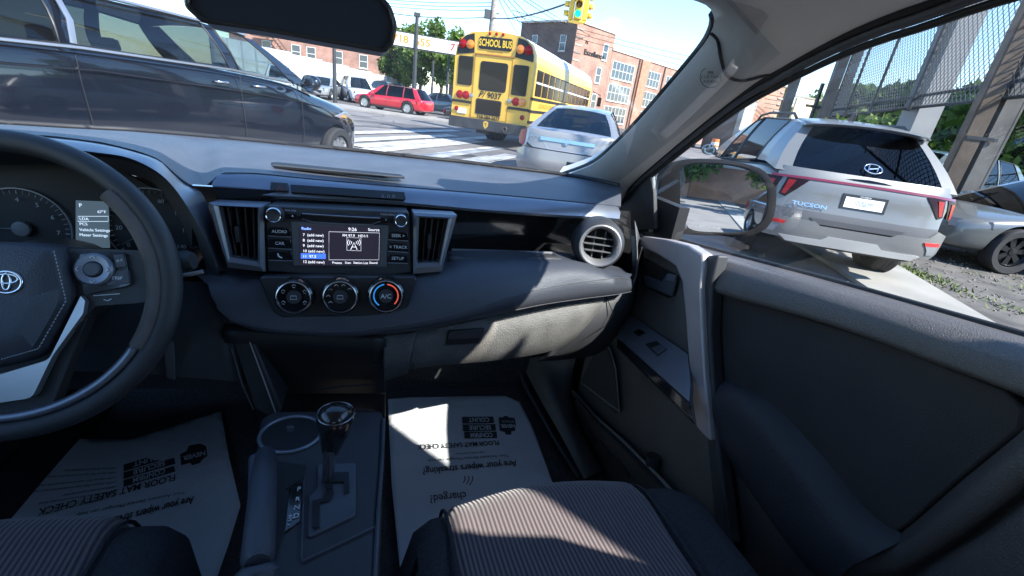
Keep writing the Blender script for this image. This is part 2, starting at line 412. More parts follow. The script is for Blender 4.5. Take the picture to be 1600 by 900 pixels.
# ---- head unit
hpl = (P(531, 382, Y=.765), V((0, -1, .12))); hn = hpl[1].normalized()
def off(pl, d): return (pl[0]+pl[1].normalized()*d, pl[1])
hu = plate('head_unit', rounded(pp(hpl, (413, 321), (640, 332), (643, 426), (600, 430), (470, 428), (418, 424)), .06), hn, .10, plastic_dk, car, bevel=.002)
h2 = off(hpl, .002)
bez = plate('screen_bezel', pp(h2, (455, 346), (607, 352), (604, 417), (458, 415)), hn, .004, mat('bezel_grey', (.11, .115, .125), .4), hu, bevel=.001, lift=.001)
scr_m = mat('screen_glass', (.012, .012, .02), .15, emit=((.055, .05, .085), .12))
scr = plate('screen', pp(h2, (469, 352), (595, 355), (593, 414), (469, 414)), hn, .003, scr_m, hu, bevel=0, lift=.0025)
s3 = off(hpl, .0049); scw = mat('screen_text', (.8, .8, .8), .5, emit=((.85, .87, .95), .42))
plate('highlight', pp(s3, (470, 396), (509, 396.5), (509, 404.5), (470, 404)), hn, .0005, mat('screen_blue', (.02, .06, .6), .4, emit=((.05, .15, .95), .5)), scr, bevel=0)
s4 = off(hpl, .0052); scb = mat('screen_blue_text', (.1, .2, .8), .4, emit=((.2, .35, 1), .8))
ptext('lettering', 'Radio', 471, 357, 4.5, s4, scb, scr); ptext('lettering', '9:26', 544, 358.5, 5.5, s4, scw, scr); ptext('lettering', 'Source', 575, 359, 4.5, s4, scw, scr)
for k, s in enumerate(('7  (add new)', '8  (add new)', '9  (add new)', '10 (add new)', '11  97.5', '12 (add new)')):
    ptext('lettering', s, 473, 367+8.4*k, 4.4, s4, scw, scr)
ptext('lettering', 'FM 97.9   HD1/1', 535, 368, 4.2, s4, scw, scr)
for s, x in (('Presets', 519), ('Scan', 539), ('Station List', 552), ('Sound', 577)): ptext('lettering', s, x, 410.5, 3.6, s4, scw, scr)
mb = MB()
mb.tube(pp(s4, (514, 362), (593, 364), (592, 406), (514, 406)), .00025, 4, closed=True); mb.tube(pp(s4, (542, 371), (564, 372), (564, 392), (542, 391)), .00025, 4, closed=True)
mb.tube(pp(s4, (548, 390), (553, 379), (558, 390)), .0005, 4); mb.tube(pp(s4, (550, 386), (556, 386)), .0004, 4)
for r in (4, 7, 10):
    for sgn in (-1, 1): mb.tube(pp(s4, *[(553+sgn*r*math.cos(R_(a)), 379-r*math.sin(R_(a))*.8) for a in (-35, -12, 12, 35)]), .0004, 4)
mb.build('screen_graphics', scw, scr)
slotm = plate('disc_slot', pp(h2, (469, 331), (596, 338), (603, 349), (585, 352), (490, 347), (466, 343)), hn, .004, gloss, hu, bevel=.001, lift=.0005)
mb = MB(); mb.tube(pp(off(hpl, .004), (472, 334), (535, 338), (594, 341)), .0012, 6); mb.tube(pp(off(hpl, .004), (472, 342), (490, 347), (540, 350), (580, 351), (594, 346)), .0008, 6); mb.build('slot_trim', mat('slot_metal', (.3, .3, .32), .3, metal=.8), hu, smooth=40)
for x, y, r in ((431, 334, 11.5), (626, 343, 9.5)):
    c = P(x, y, pl=hpl); r = pxr(c, r); mb = MB(); mb.lathe(c, hn, [(r*1.1, 0), (r*1.1, .004), (r, .005), (r*.95, .016), (r*.86, .019), (r*.8, .0185), (0, .018)], 28)
    k = mb.build('knob', plastic_dk, hu, smooth=35)
    mb = MB(); mb.lathe(c, hn, [(r*.98, .0155), (r*.99, .0175), (r*.90, .0195), (r*.84, .0190)], 28); mb.build('knob_ring', chrome, k, smooth=50)
btns = [((418, 354), (454, 356), (455, 370), (419, 368), 'AUDIO'), ((418, 372), (455, 374), (456, 389), (419, 387), 'CAR'), ((419, 391), (456, 393), (457, 407), (420, 406), ''),
        ((607, 361), (637, 363), (638, 376), (607, 374), 'SEEK >'), ((607, 379), (638, 380), (638, 394), (607, 392), '< TRACK'), ((606, 397), (637, 398), (637, 411), (606, 410), 'SETUP')]
for a, b, c, d, s in btns:
    bt = plate('button', pp(h2, a, b, c, d), hn, .004, gloss, hu, bevel=.0008, lift=.002)
    if s: ptext('lettering', s, (a[0]+b[0]+c[0]+d[0])/4, (a[1]+b[1]+c[1]+d[1])/4, 5, off(hpl, .0044), white_ink, bt, align='CENTER')
    mb = MB(); mb.tube(pp(off(hpl, .0035), (d[0], d[1]+.6), (c[0], c[1]+.6)), .0007, 5); mb.build('button_edge', silver, bt)
mb = MB(); mb.tube(pp(off(hpl, .0045), (434, 396), (435, 400), (438, 402), (441, 403)), .0011, 5); mb.build('phone_icon', white_ink, hu)
for x, y, s in ((445, 330, 'PWR VOL'), (594, 336, 'TUNE SCROLL')): ptext('lettering', s, x, y-1, 2.8, off(hpl, .0006), white_ink, hu)
for a, b, c, d, s in (((448, 333), (466, 334), (466, 342), (448, 341), '\u25b2'), ((594, 339), (612, 340), (612, 348), (594, 347), 'II')):
    bt = plate('small_button', pp(h2, a, b, c, d), hn, .003, gloss, hu, bevel=.0006, lift=.002); ptext('lettering', s, (a[0]+c[0])/2, (a[1]+c[1])/2, 3, off(hpl, .0044), white_ink, bt, align='CENTER')

# ---- centre air vents
def vent(outer, inner, nm):
    vp = off(hpl, .006); o3 = pp(vp, *outer); i3 = pp(vp, *inner); n = len(o3)
    back = [p-hn*.03 for p in i3]; ob = [p-hn*.05 for p in o3]; im = [a.lerp(b, .6)+hn*.004 for a, b in zip(o3, i3)]
    mb = MB(); mb.grid([ob, o3, im, i3, back], closed=True); mb.add([], [])
    v = mb.build('air_vent', trimsilver, car, smooth=30)
    mb = MB(); mb.add(back, [tuple(range(n))]); mb.build('vent_cavity', black, v)
    tl, tr, br, bl = pp(off(hpl, -.008), *[inner[k] for k in (0, 1, 2, 3)])
    for k in (.2, .42, .64, .86):
        a = tl.lerp(tr, k); b = bl.lerp(br, k); rt = (tr-tl).normalized()
        mb = MB(); mb.prism([a, b, b-hn*.018+rt*.003, a-hn*.018+rt*.003], rt*.0022); mb.build('slat', plastic_dk, v, bevel=.0006)
    a = tl.lerp(tr, .42).lerp(bl.lerp(br, .42), .5); mb = MB(); mb.box(a+hn*.003, (.006, .010, .026)); mb.build('vent_tab', plastic_dk, v, bevel=.001)
vent([(326, 317), (412, 321), (414, 425), (356, 418)], [(341, 322), (403, 325), (403, 409), (359, 402)], 'l')
vent([(646, 332), (714, 336), (690, 424), (646, 428)], [(655, 340), (701, 342), (687, 410), (652, 411)], 'r')

# ---- lower pad with climate panel
p0 = L([(300, 428, .80), (325, 426, .79), (380, 427, .78), (420, 429, .775), (500, 430, .775), (600, 430, .775), (650, 427, .775), (690, 415, .79), (715, 406, .80), (760, 404, .81), (812, 404, .82), (870, 405, .835), (905, 408, .845), (945, 420, .86), (985, 430, .88)])
p1 = L([(325, 445, .745), (400, 460, .74), (460, 465, .735), (531, 468, .73), (600, 466, .73), (670, 456, .73), (720, 446, .735), (790, 432, .75), (870, 424, .775), (930, 424, .80), (984, 434, .83)])
p2 = L([(338, 476, .73), (362, 496, .72), (400, 508, .715), (450, 514, .71), (540, 517, .71), (640, 504, .71), (700, 492, .715), (790, 466, .73), (850, 450, .75), (905, 441, .775), (965, 434, .80), (986, 438, .82)])
p3 = L([(342, 484, .735), (364, 504, .725), (400, 517, .72), (450, 523, .715), (540, 526, .715), (640, 516, .715), (720, 501, .72), (780, 489, .735), (850, 475, .755), (905, 467, .78), (960, 460, .80), (986, 455, .82)])
rows = [smooth_line(r, 70) for r in (p0, p1, p2, p3)]
pm = [a.lerp(b, .45)+V((0, -.006, .008)) for a, b in zip(rows[0], rows[1])]
pq = [a.lerp(b, .5)+V((0, -.005, -.001)) for a, b in zip(rows[1], rows[2])]
mb = MB(); mb.grid([[p+V((0, .05, .0)) for p in rows[0]], rows[0], pm, rows[1], pq, [a.lerp(b, .96) for a, b in zip(rows[1], rows[2])], rows[2], [a.lerp(b, .5)+V((0, -.004, 0)) for a, b in zip(rows[2], rows[3])], rows[3], [p+V((0, .01, -.005)) for p in rows[3]], [p+V((0, .09, -.005)) for p in rows[3]]])
pad = mb.build('lower_pad', plastic_soft, car, smooth=60)
st = [a+V((0, -.0012, .0)) for a in rows[2][14:]]
mb = MB()
for k in range(0, len(st)-1):
    for u in range(5): a = st[k].lerp(st[k+1], u/5+.03); b = st[k].lerp(st[k+1], u/5+.15); mb.tube([a, b], .0007, 4)
mb.build('stitching', mat('thread', (.12, .12, .125), .7), pad)
mb = MB(); mb.tube([p+V((0, -.001, -.0005)) for p in rows[3][22:]], .0009, 5); mb.build('pad_edge', mat('edge_grey', (.07, .07, .075), .4), pad, smooth=60)
dpl = (P(531, 462, Y=.722), V((0, -1, .22))); dn = dpl[1].normalized()
cl_ = plate('climate_panel', rounded(pp(dpl, (402, 432), (428, 489), (440, 496), (622, 494), (636, 487), (653, 432)), .15), dn, .03, mat('climate_face', (.03, .032, .036), .35, noise=(20, .1)), car, bevel=.003)
for k, (x, y) in enumerate(((462, 461), (533, 460.5), (603, 459.5))):
    c = P(x, y, pl=dpl); r = pxr(c, 29)
    mb = MB(); mb.lathe(c, dn, [(r*1.02, 0), (r, .006), (r*.93, .017), (r*.84, .019), (r*.80, .0185), (r*.78, .014), (0, .014)], 48)
    dial = mb.build('dial', gloss, cl_, smooth=30)
    mb = MB(); mb.lathe(c, dn, [(r*.86, .0175), (r*.85, .0205), (r*.80, .021), (r*.785, .0185)], 48); mb.build('dial_ring', mat('dial_chrome', (.62, .63, .65), .25, metal=.9), dial, smooth=50)
    mb = MB(); mb.lathe(c, dn, [(r*.36, .014), (r*.36, .0185), (r*.33, .0195), (0, .0195)], 32); mb.build('dial_button', plastic_dk, dial, smooth=35)
    u = V((1, 0, 0)); v = dn.cross(u); v = v if v.z > 0 else -v; f = c+dn*.0146
    mb = MB()
    if k < 2:
        for a in ((210, 150, 90, 30, -30) if k == 0 else (215, 180, 145, 110, 75, 40)):
            d = u*math.cos(R_(a))+v*math.sin(R_(a)); q = f+d*r*.6
            mb.tube([q-u*r*.09, q+v*r*.08, q+u*r*.09], .0006, 4)
            if k == 0: mb.tube([q-u*r*.07-v*r*.08, q+u*r*.05-v*r*.1], .0005, 4)
        mb.build('icon', white_ink, dial)
    else:
        for nm, a0, a1, cc in (('cold_arc', 235, 100, (.03, .25, .7)), ('hot_arc', 85, -45, (.75, .1, .07))):
            mb = MB(); mb.tube([f+(u*math.cos(R_(a0+(a1-a0)*t/10))+v*math.sin(R_(a0+(a1-a0)*t/10)))*r*.62 for t in range(11)], .0011, 5); mb.build(nm, mat(nm, cc, .5, emit=(cc, .25)), dial)
    if k == 2: text('lettering', 'A/C', r*.34, c+dn*.0199, u, v, white_ink, dial, align='CENTER')
    else:
        mb = MB(); g = c+dn*.02; mb.tube([g+u*r*.16*s1+v*r*.09*s2 for s1, s2 in ((-1, -1), (1, -1), (.8, 1), (-.8, 1))], .0005, 4, closed=True); mb.build('icon', white_ink, dial)

# ---- round vent at the passenger end
vc = P(937, 383, Y=.83); vx = V((-.30, -1, .10)).normalized(); vr = pxr(vc, 33)
mb = MB(); mb.lathe(vc, vx, [(vr*1.25, -.045), (vr*1.22, -.01), (vr*1.1, .004), (vr*1.02, .008), (vr*1.0, .006)], 48); rv = mb.build('round_vent', plastic_dk, car, smooth=50)
mb = MB(); mb.lathe(vc, vx, [(vr*1.02, .004), (vr*1.0, .010), (vr*.94, .011), (vr*.82, .004), (vr*.74, -.010), (vr*.72, -.012)], 48); mb.build('vent_ring', silver, rv, smooth=50)
mb = MB(); mb.lathe(vc, vx, [(vr*.76, -.03), (0, -.03)], 32); mb.lathe(vc, vx, [(vr*.74, -.01), (vr*.74, -.031)], 32); mb.build('vent_cavity', black, rv)
u = V((1, -.3, 0)).normalized(); v = vx.cross(u); v = v if v.z > 0 else -v
mb = MB()
for h in (-.42, 0, .42):
    wd = math.sqrt(1-h*h)*vr*.74; c = vc+vx*(-.008)+v*h*vr*.75; mb.box(c, (2*wd, .012, .0022), Matrix((u, vx, v)).transposed())
for h in (-.25, .25): mb.box(vc+vx*(-.014)+u*h*vr, (.0022, .01, vr*1.3), Matrix((u, vx, v)).transposed())
mb.build('slat', mat('vent_slat', (.13, .13, .135), .4), rv)

# ---- glovebox, end panel, knee panel
g0 = L([(652, 520, .775), (720, 506, .775), (780, 494, .785), (850, 480, .80), (905, 471, .815), (944, 464, .83)])
g1 = L([(646, 545, .765), (740, 533, .765), (820, 517, .775), (880, 504, .79), (915, 495, .805), (938, 482, .825)])
g2 = L([(640, 577, .775), (690, 571, .775), (760, 565, .785), (820, 557, .795), (855, 550, .805), (880, 541, .815), (900, 527, .825)])
rows = [smooth_line(r, 40) for r in (g0, g1, g2)]
mb = MB(); mb.grid([[p+V((0, .03, .0)) for p in rows[0]], rows[0], [a.lerp(b, .5)+V((0, -.004, 0)) for a, b in zip(rows[0], rows[1])], rows[1], [a.lerp(b, .5)+V((0, -.004, 0)) for a, b in zip(rows[1], rows[2])], rows[2], [p+V((0, .015, -.008)) for p in rows[2]], [p+V((0, .35, .03)) for p in rows[2]]])
scr_ = mat('glovebox_plastic', (.115, .112, .107), .5, noise=(22, .2), bump=(420, .9))
gb = mb.build('glovebox', scr_, car, smooth=60)
gpl = (P(727, 526, Y=.762), V((0, -1, -.05)))
plate('handle_pocket', rounded(pp(gpl, (700, 517), (757, 513), (755, 521), (748, 536), (696, 539)), .12), gpl[1], .004, black, gb, bevel=.001, lift=.001)
plate('handle', rounded(pp(off(gpl, .004), (702, 518), (756, 514), (751, 528), (700, 531)), .12), gpl[1], .004, plastic_dk, gb, bevel=.0015)
mb = MB(); mb.tube(pp(off(gpl, .003), (694, 540), (749, 537), (758, 519)), .0010, 5); mb.build('pocket_edge', mat('edge_grey', .07), gb, smooth=60)
loft('end_panel', [L([(905, 470, .83), (945, 462, .84), (988, 440, .86), (994, 400, .90), (990, 345, .95)]), L([(850, 556, .85), (890, 546, .85), (935, 525, .86), (960, 500, .88), (985, 470, .92), (1000, 380, .98)]), L([(840, 562, .92), (880, 560, .92), (935, 550, .94), (965, 520, .96), (990, 490, 1.0), (1008, 400, 1.02)])], plastic_dk, car, 30, solid=.004)
mb = MB(); mb.tube(L([(948, 464, .835), (958, 490, .84), (945, 510, .845), (905, 535, .845), (875, 552, .845)]), .0010, 5); mb.build('panel_gap', MATS['black_recess'], car, smooth=60)
loft('stack_side', [L([(600, 522, .775), (650, 517, .775)]), L([(600, 555, .78), (642, 552, .775)]), L([(601, 590, .785), (620, 584, .78), (638, 578, .775)])], scr_, car, 12, solid=.012, curve=False)
# dark lower centre stack with pocket
loft('lower_stack', [L([(350, 505, .775), (604, 520, .775)]), L([(365, 545, .80), (603, 545, .80)]), L([(385, 600, .83), (602, 600, .83)]), L([(400, 600, .87), (602, 602, .87)]), L([(410, 660, .88), (602, 660, .88)])], mat('stack_black', (.018, .018, .019), .45, noise=(10, .2)), car, 12, curve=False, solid=.02)
mb = MB(); mb.tube(L([(486, 614, .80), (492, 608, .80), (540, 603, .80), (590, 601, .80)]), .0022, 6); mb.tube(L([(545, 640, .74), (575, 640, .74), (592, 645, .74)]), .0015, 6); mb.build('tray_lip', plastic_dk, car, smooth=40)
sk = MB(); c = P(588, 560, Y=.795); sk.lathe(c, (0, -1, .2), [(.016, 0), (.016, .004), (.012, .005), (.011, -.001), (0, -.001)], 24); sk.build('power_socket', plastic_dk, car, smooth=35)
for x, y, s in ((433, 565, 'USB'), (452, 564, 'AUX'), (552, 558, '120W')): ptext('socket_label', s, x, y, 3, (P(x, y, Y=.79), V((0, -1, .2))), grey_ink, car)
mb = MB(); mb.prism(L([(384, 522, .77), (392, 520, .77), (440, 640, .74), (426, 655, .74), (398, 640, .74), (360, 530, .77)]), (0, .10, 0)); st_ = mb.build('stack_cheek', plastic_dk, car, bevel=.004)
mb = MB(); mb.tube(L([(387, 526, .768), (409, 585, .752), (431, 646, .737)]), .0012, 6); mb.build('cheek_edge', bronze, st_, smooth=60)
mb = MB(); mb.tube(L([(362, 545, .765), (378, 600, .75), (396, 640, .738)]), .0010, 6); mb.build('cheek_edge', trimsilver, st_, smooth=60)
# knee panel left, steering column shroud
loft('knee_panel', [L([(-200, 400, .80), (0, 430, .80), (200, 440, .80), (345, 440, .80)]), L([(-200, 560, .74), (0, 570, .74), (200, 575, .74), (380, 590, .76)]), L([(-200, 600, .82), (0, 600, .82), (200, 598, .82), (392, 600, .82)]), L([(-200, 600, 1.3), (0, 600, 1.3), (200, 598, 1.3), (392, 600, 1.3)])], plastic_dk, car, 20, curve=False, solid=.01)
mb = MB(); mb.tube([P(60, 450, Y=.69), P(90, 440, Y=.80)], [.075, .085], 20, flat=.8); mb.build('column_shroud', plastic_dk, car, smooth=50)
# stalk
a = P(215, 405, Y=.74); b = P(268, 412, Y=.725); c = P(300, 407, Y=.715)
mb = MB(); mb.tube([a, b, P(276, 411, Y=.722), P(292, 408, Y=.716), c+V((.002, 0, 0))], [.008, .012, .0165, .0165, .012], 16); stk = mb.build('wiper_stalk', plastic_dk, car, smooth=50)
ptext('lettering', 'MIST', 272, 409, 3.2, (b+V((0, -.0175, 0)), V((0, -1, .1))), white_ink, stk)
mb = MB(); mb.tube(L([(272, 431, .745), (300, 428, .745), (318, 424, .75)]), .0035, 6); mb.build('column_trim', silver, car, smooth=50)

# ---- steering wheel
wc = P(0, 447, Y=.65); wt = R_(22)
wu = V((1, 0, 0)); wv = V((0, math.sin(wt), math.cos(wt))); wn = wu.cross(wv)      # wn points to the driver
if wn.y > 0: wn = -wn
Rm = Matrix((wu, wv, wn)).transposed(); WR = .179
sw = empty('steering_wheel'); sw.parent = car
wheel_leather = mat('wheel_leather', (.035, .037, .04), .42, noise=(30, .15), bump=(1400, .35))
def W(u, v, w=0): return wc+wu*u+wv*v+wn*w
n = 96; pts = [W(WR*math.cos(2*math.pi*k/n), WR*math.sin(2*math.pi*k/n)) for k in range(n)]
mb = MB(); mb.tube(pts, .0138, 20, closed=True); rim = mb.build('rim', wheel_leather, sw, smooth=70)
mb = MB(); mb.tube([W((WR-.0145)*math.cos(R_(a)), (WR-.0145)*math.sin(R_(a)), .007) for a in range(-28, 50, 3)], [.0100]*26, 12)
perf = mat('perforated_leather', (.15, .13, .12), .5, noise=(40, .15), bump=(1500, 1.0)); mb.build('grip_insert', perf, sw, smooth=70)
mb = MB(); mb.tube([W((WR-.0175)*math.cos(R_(a)), (WR-.0175)*math.sin(R_(a)), .007) for a in range(-150, -24, 3)], [.0045]+[.0065]*40+[.003], 10, flat=.9); mb.build('rim_trim', trimsilver, sw, smooth=70)
wpl = (wc, wn)
def WP(w, *q): return pp((wc+wn*w, wn), *q)
hub = [(-130, 385), (-60, 377), (60, 378), (103, 384), (113, 400), (122, 440), (124, 470), (100, 515), (80, 548), (55, 562), (0, 575), (-80, 578), (-160, 560)]
def dome(name, px, w0, w1, m, parent, inset=.12, depth=.05):
    a = WP(w0, *px); c = sum(a, V())/len(a); a = rounded(a, .3)
    r1 = [p+wn*(w1-w0)*.75+(c-p)*inset*.35 for p in a]; r2 = [p+wn*(w1-w0)+(c-p)*inset for p in a]; r3 = [p+wn*(w1-w0)*1.06+(c-p)*.55 for p in a]
    mb = MB(); mb.grid([[p-wn*depth for p in a], a, r1, r2, r3], closed=True); mb.add(r3, [tuple(range(len(r3)))]); return mb.build(name, m, parent, smooth=50)
hb = dome('airbag_pad', hub, .008, .034, plastic_soft, sw)
# badge ring on the pad
bc = P(10, 441, pl=(wc+wn*.036, wn)); r = pxr(bc, 17); mb = MB()
def ell(cx, cy, rx, ry, t=.0016, n=36): mb.tube([bc+wu*(cx+rx*math.cos(2*math.pi*k/n))*r+wv*(cy+ry*math.sin(2*math.pi*k/n))*r for k in range(n)], t, 6, closed=True)
ell(0, 0, 1.12, 1.0); ell(0, .32, .85, .42, .0013); ell(0, .05, .3, .75, .0013); mb.build('emblem', chrome, hb, smooth=70)
mb = MB(); mb.lathe(bc-wn*.002, wn, [(r*1.15, 0), (0, 0)], 32); mb.build('emblem_base', gloss, hb)
# stitches on pad
for i, (a, b) in enumerate((((84, 392), (103, 470)), ((103, 470), (60, 545)), ((60, 545), (0, 562)))):
    q = pp((wc+wn*.036, wn), a, b); mb = MB()
    for k in range(14): mb.tube([q[0].lerp(q[1], k/14), q[0].lerp(q[1], k/14+.04)], .0006, 4)
    mb.build('stitching', grey_ink, hb)
# spokes
spk = [(105, 388), (190, 390), (236, 392), (236, 470), (212, 474), (150, 478), (128, 500), (118, 520)]
sp = plate('spoke', rounded(WP(.012, *spk), .1), wn, .025, plastic_dk, sw, bevel=.004)
plate('button_panel', rounded(WP(.016, (122, 396), (195, 394), (203, 445), (196, 448), (130, 462)), .12), wn, .01, gloss, sp, bevel=.0015)
c = P(149, 421, pl=(wc+wn*.017, wn)); r = pxr(c, 26)
mb = MB(); mb.lathe(c, wn, [(r, 0), (r*.97, .004), (r*.85, .006), (r*.5, .005), (r*.45, .003)], 40); b1 = mb.build('direction_pad', trimsilver, sp, smooth=40)
mb = MB(); mb.lathe(c, wn, [(r*.42, .002), (r*.42, .007), (r*.35, .009), (0, .009)], 28); mb.build('centre_button', plastic, b1, smooth=40)
for a in (0, 90, 180, 270):
    d = wu*math.cos(R_(a))+wv*math.sin(R_(a)); e = wu*-math.sin(R_(a))+wv*math.cos(R_(a)); q = c+d*r*.75+wn*.007
    mb = MB(); mb.tube([q-e*r*.12-d*r*.07, q+d*r*.04, q+e*r*.12-d*r*.07], .0006, 4); mb.build('arrow', white_ink, b1)
for px, s in (([(176, 398), (192, 397), (197, 417), (180, 419)], '\u21a9'), ([(178, 424), (199, 421), (202, 443), (168, 446), (166, 440)], 'TRIP')):
    b = plate('key', rounded(WP(.0185, *px), .1), wn, .006, plastic, sp, bevel=.0008)
    q = (sum(x for x, _ in px)/len(px), sum(y for _, y in px)/len(px)); text('lettering', s, .0062, P(*q, pl=(wc+wn*.0188, wn)), wu, wv, white_ink, b, align='CENTER')
mb = MB(); mb.tube(WP(.013, (146, 462), (187, 459)), .0006, 4); mb.build('line_mark', white_ink, sp); 
mb = MB(); mb.tube(WP(.013, (162, 468), (168, 470), (174, 467)), .0007, 4); mb.build('phone_icon', white_ink, sp)
mb = MB(); mb.prism(rounded(WP(.020, (126, 462), (133, 470), (130, 490), (82, 556), (50, 622), (-70, 640), (-160, 640), (-160, 582), (-80, 590), (0, 585), (76, 562)), .12), -wn*.012); mb.build('silver_spoke', mat('spoke_silver', (.45, .46, .48), .32, metal=.75), sw, bevel=.003)
plate('lower_spoke', rounded(WP(.006, (126, 470), (140, 480), (135, 500), (95, 600), (80, 640), (40, 665), (-160, 680), (-160, 560), (60, 560)), .15), wn, .02, plastic_dk, sw, bevel=.004)
# ---- ignition key hanging from the column
a = P(262, 505, Y=.74)
kt = empty('car_key', a); tag(kt, 'dark car key and grey tag hanging below the steering column', 'key')
def loc_(*q): return [p-a for p in q]
mb = MB(); mb.tube(loc_(P(268, 500, Y=.76), P(262, 516, Y=.74)), .006, 10); mb.tube(loc_(*[P(262+7*math.cos(R_(t)), 522+8*math.sin(R_(t)), Y=.735) for t in range(0, 360, 20)]), .001, 5, closed=True)
mb.build('key_head', plastic_dk, kt, smooth=50)
mb = MB(); mb.prism(loc_(*rounded(L([(255, 533), (270, 535), (273, 594), (260, 590)], Y=.73), .15)), (0, .005, 0)); mb.build('key_tag', mat('tag_grey', (.10, .10, .10), .5), kt, bevel=.001)

# ---- console
kz = .87
cons = [(407, 652), (430, 640), (596, 640), (600, 652), (598, 700), (592, 800), (587, 1050), (372, 1050), (388, 890), (398, 720)]
mb = MB(); ct = [P(x, y, Z=kz) for x, y in cons]; mb.prism(ct, (0, 0, -.43)); con = mb.build('centre_console', plastic_dk, car, bevel=.008, seg=3)
mb = MB(); mb.tube([P(x, y, Z=kz+.001) for x, y in ((600, 655), (597, 720), (591, 800), (586, 900), (584, 1000))], .003, 6); mb.build('console_edge', plastic, con, smooth=60)
def CZ(z, *q): return [P(x, y, Z=z) for x, y in q]
gp_ = plate('gear_plate', rounded(CZ(kz+.002, (496, 727), (556, 724), (556, 806), (480, 842), (482, 778), (495, 765)), .08), (0, 0, 1), .006, plastic, con, bevel=.002, lift=.002)
mb = MB()
mb.prism(CZ(kz+.0075, (505, 738), (545, 737), (546, 770), (538, 771), (538, 752), (519, 753), (520, 762), (509, 766)), (0, 0, -.0008))
mb.prism(CZ(kz+.0075, (488, 782), (505, 778), (508, 768), (521, 763), (522, 771), (516, 781), (500, 785), (499, 824), (488, 824)), (0, 0, -.0008))
mb.build('gate_slot', black, gp_)
mb = MB(); mb.tube(CZ(kz+.003, (473, 877), (480, 873), (586, 823)), .0012, 6); mb.tube(CZ(kz+.003, (475, 750), (471, 870), (473, 877)), .0012, 6); mb.build('trim_line', plastic, con, smooth=50)
pr = plate('gear_indicator', CZ(kz+.003, (452, 761), (473, 752), (469, 813), (444, 832)), (0, 0, 1), .004, gloss, con, bevel=.0008)
for s, x, y in (('P', 467, 764), ('R', 465, 780), ('N', 464, 793), ('D', 463, 806), ('S', 453, 811), ('+', 453, 806), ('-', 458, 809), ('-', 451, 819)):
    text('lettering', s, .0095, P(x, y, Z=kz+.0042), (1, 0, 0), (0, 1, 0), white_ink, pr, align='CENTER')
plate('storage_slot', rounded(CZ(kz+.001, (425, 720), (478, 727), (474, 748), (446, 765), (440, 840), (428, 880)), .1), (0, 0, 1), .002, black, con, bevel=0, lift=.0006)
# cup holder
cc = P(455, 679, Z=kz); mb = MB(); r1 = (P(507, 679, Z=kz)-P(408, 679, Z=kz)).length/2; r2 = (P(455, 652, Z=kz)-P(455, 706, Z=kz)).length/2
mb.tube([cc+V((r1*.95*math.cos(R_(t)), r2*math.sin(R_(t)), .002)) for t in range(0, 360, 8)], .0028, 8, closed=True); cup = mb.build('cup_holder', trimsilver, con, smooth=60)
mb = MB(); mb.add([cc+V((r1*.95*math.cos(R_(t)), r2*math.sin(R_(t)), .0012)) for t in range(0, 360, 8)], [tuple(range(45))]); mb.build('cup_well', black, cup)
mb = MB(); mb.box(P(452, 682, Z=kz-.0)+V((0, .01, .004)), (.010, .004, .014)); mb.build('cup_tab', plastic, cup, bevel=.001)
# gear lever
g = P(512, 748, Z=kz+.006); kt_ = P(521, 652, Z=.985)
lev = MB(); lev.tube([g, P(516, 700, Y=(g.y+kt_.y)/2-.004)], [.0075, .0085], 14); gl = lev.build('gear_lever', mat('lever_chrome', (.4, .4, .42), .2, metal=.9), car, smooth=60)
mb = MB(); b0 = P(517, 704, Z=.925); mb.tube([b0, b0.lerp(kt_, .35)+V((.001, 0, 0)), b0.lerp(kt_, .7)+V((.003, -.002, 0)), kt_+V((.002, -.002, 0)), kt_+V((.003, .0, .012)), kt_+V((.003, .002, .017))], [.0115, .0155, .020, .0225, .0185, .009], 24, upv=(0, 1, 0)); mb.build('gear_knob', mat('knob_black', (.012, .012, .013), .22, coat=.3), gl, smooth=70)
mb = MB(); mb.tube([kt_+V((.003+.022*math.cos(R_(t)), .023*math.sin(R_(t)), .006)) for t in range(0, 360, 15)], .0013, 6, closed=True); mb.build('knob_ring', mat('ring_dim', (.2, .2, .21), .25, metal=.9), gl, smooth=60)
# handbrake
h0_, h1_ = P(415, 712, Z=kz+.035), P(402, 882, Z=kz+.05)
mb = MB(); mb.tube([h0_+V((0, .012, -.012)), h0_, h0_.lerp(h1_, .3), h0_.lerp(h1_, .95), h1_], [.006, .0125, .0155, .016, .012], 16, flat=1.1); hbk = mb.build('handbrake', plastic_soft, car, smooth=60)
mb = MB(); h2_ = P(400, 960, Z=kz+.02); mb.tube([h1_, h1_.lerp(h2_, .15), h1_.lerp(h2_, .3), h1_.lerp(h2_, .6), h2_], [.014, .021, .019, .026, .03], 16, flat=.8); mb.build('brake_boot', plastic_soft, hbk, smooth=60)
mb = MB(); mb.prism(CZ(kz+.012, (388, 712), (402, 705), (395, 890), (384, 890)), (0, 0, -.3)); mb.build('console_rail', plastic, con, bevel=.003)

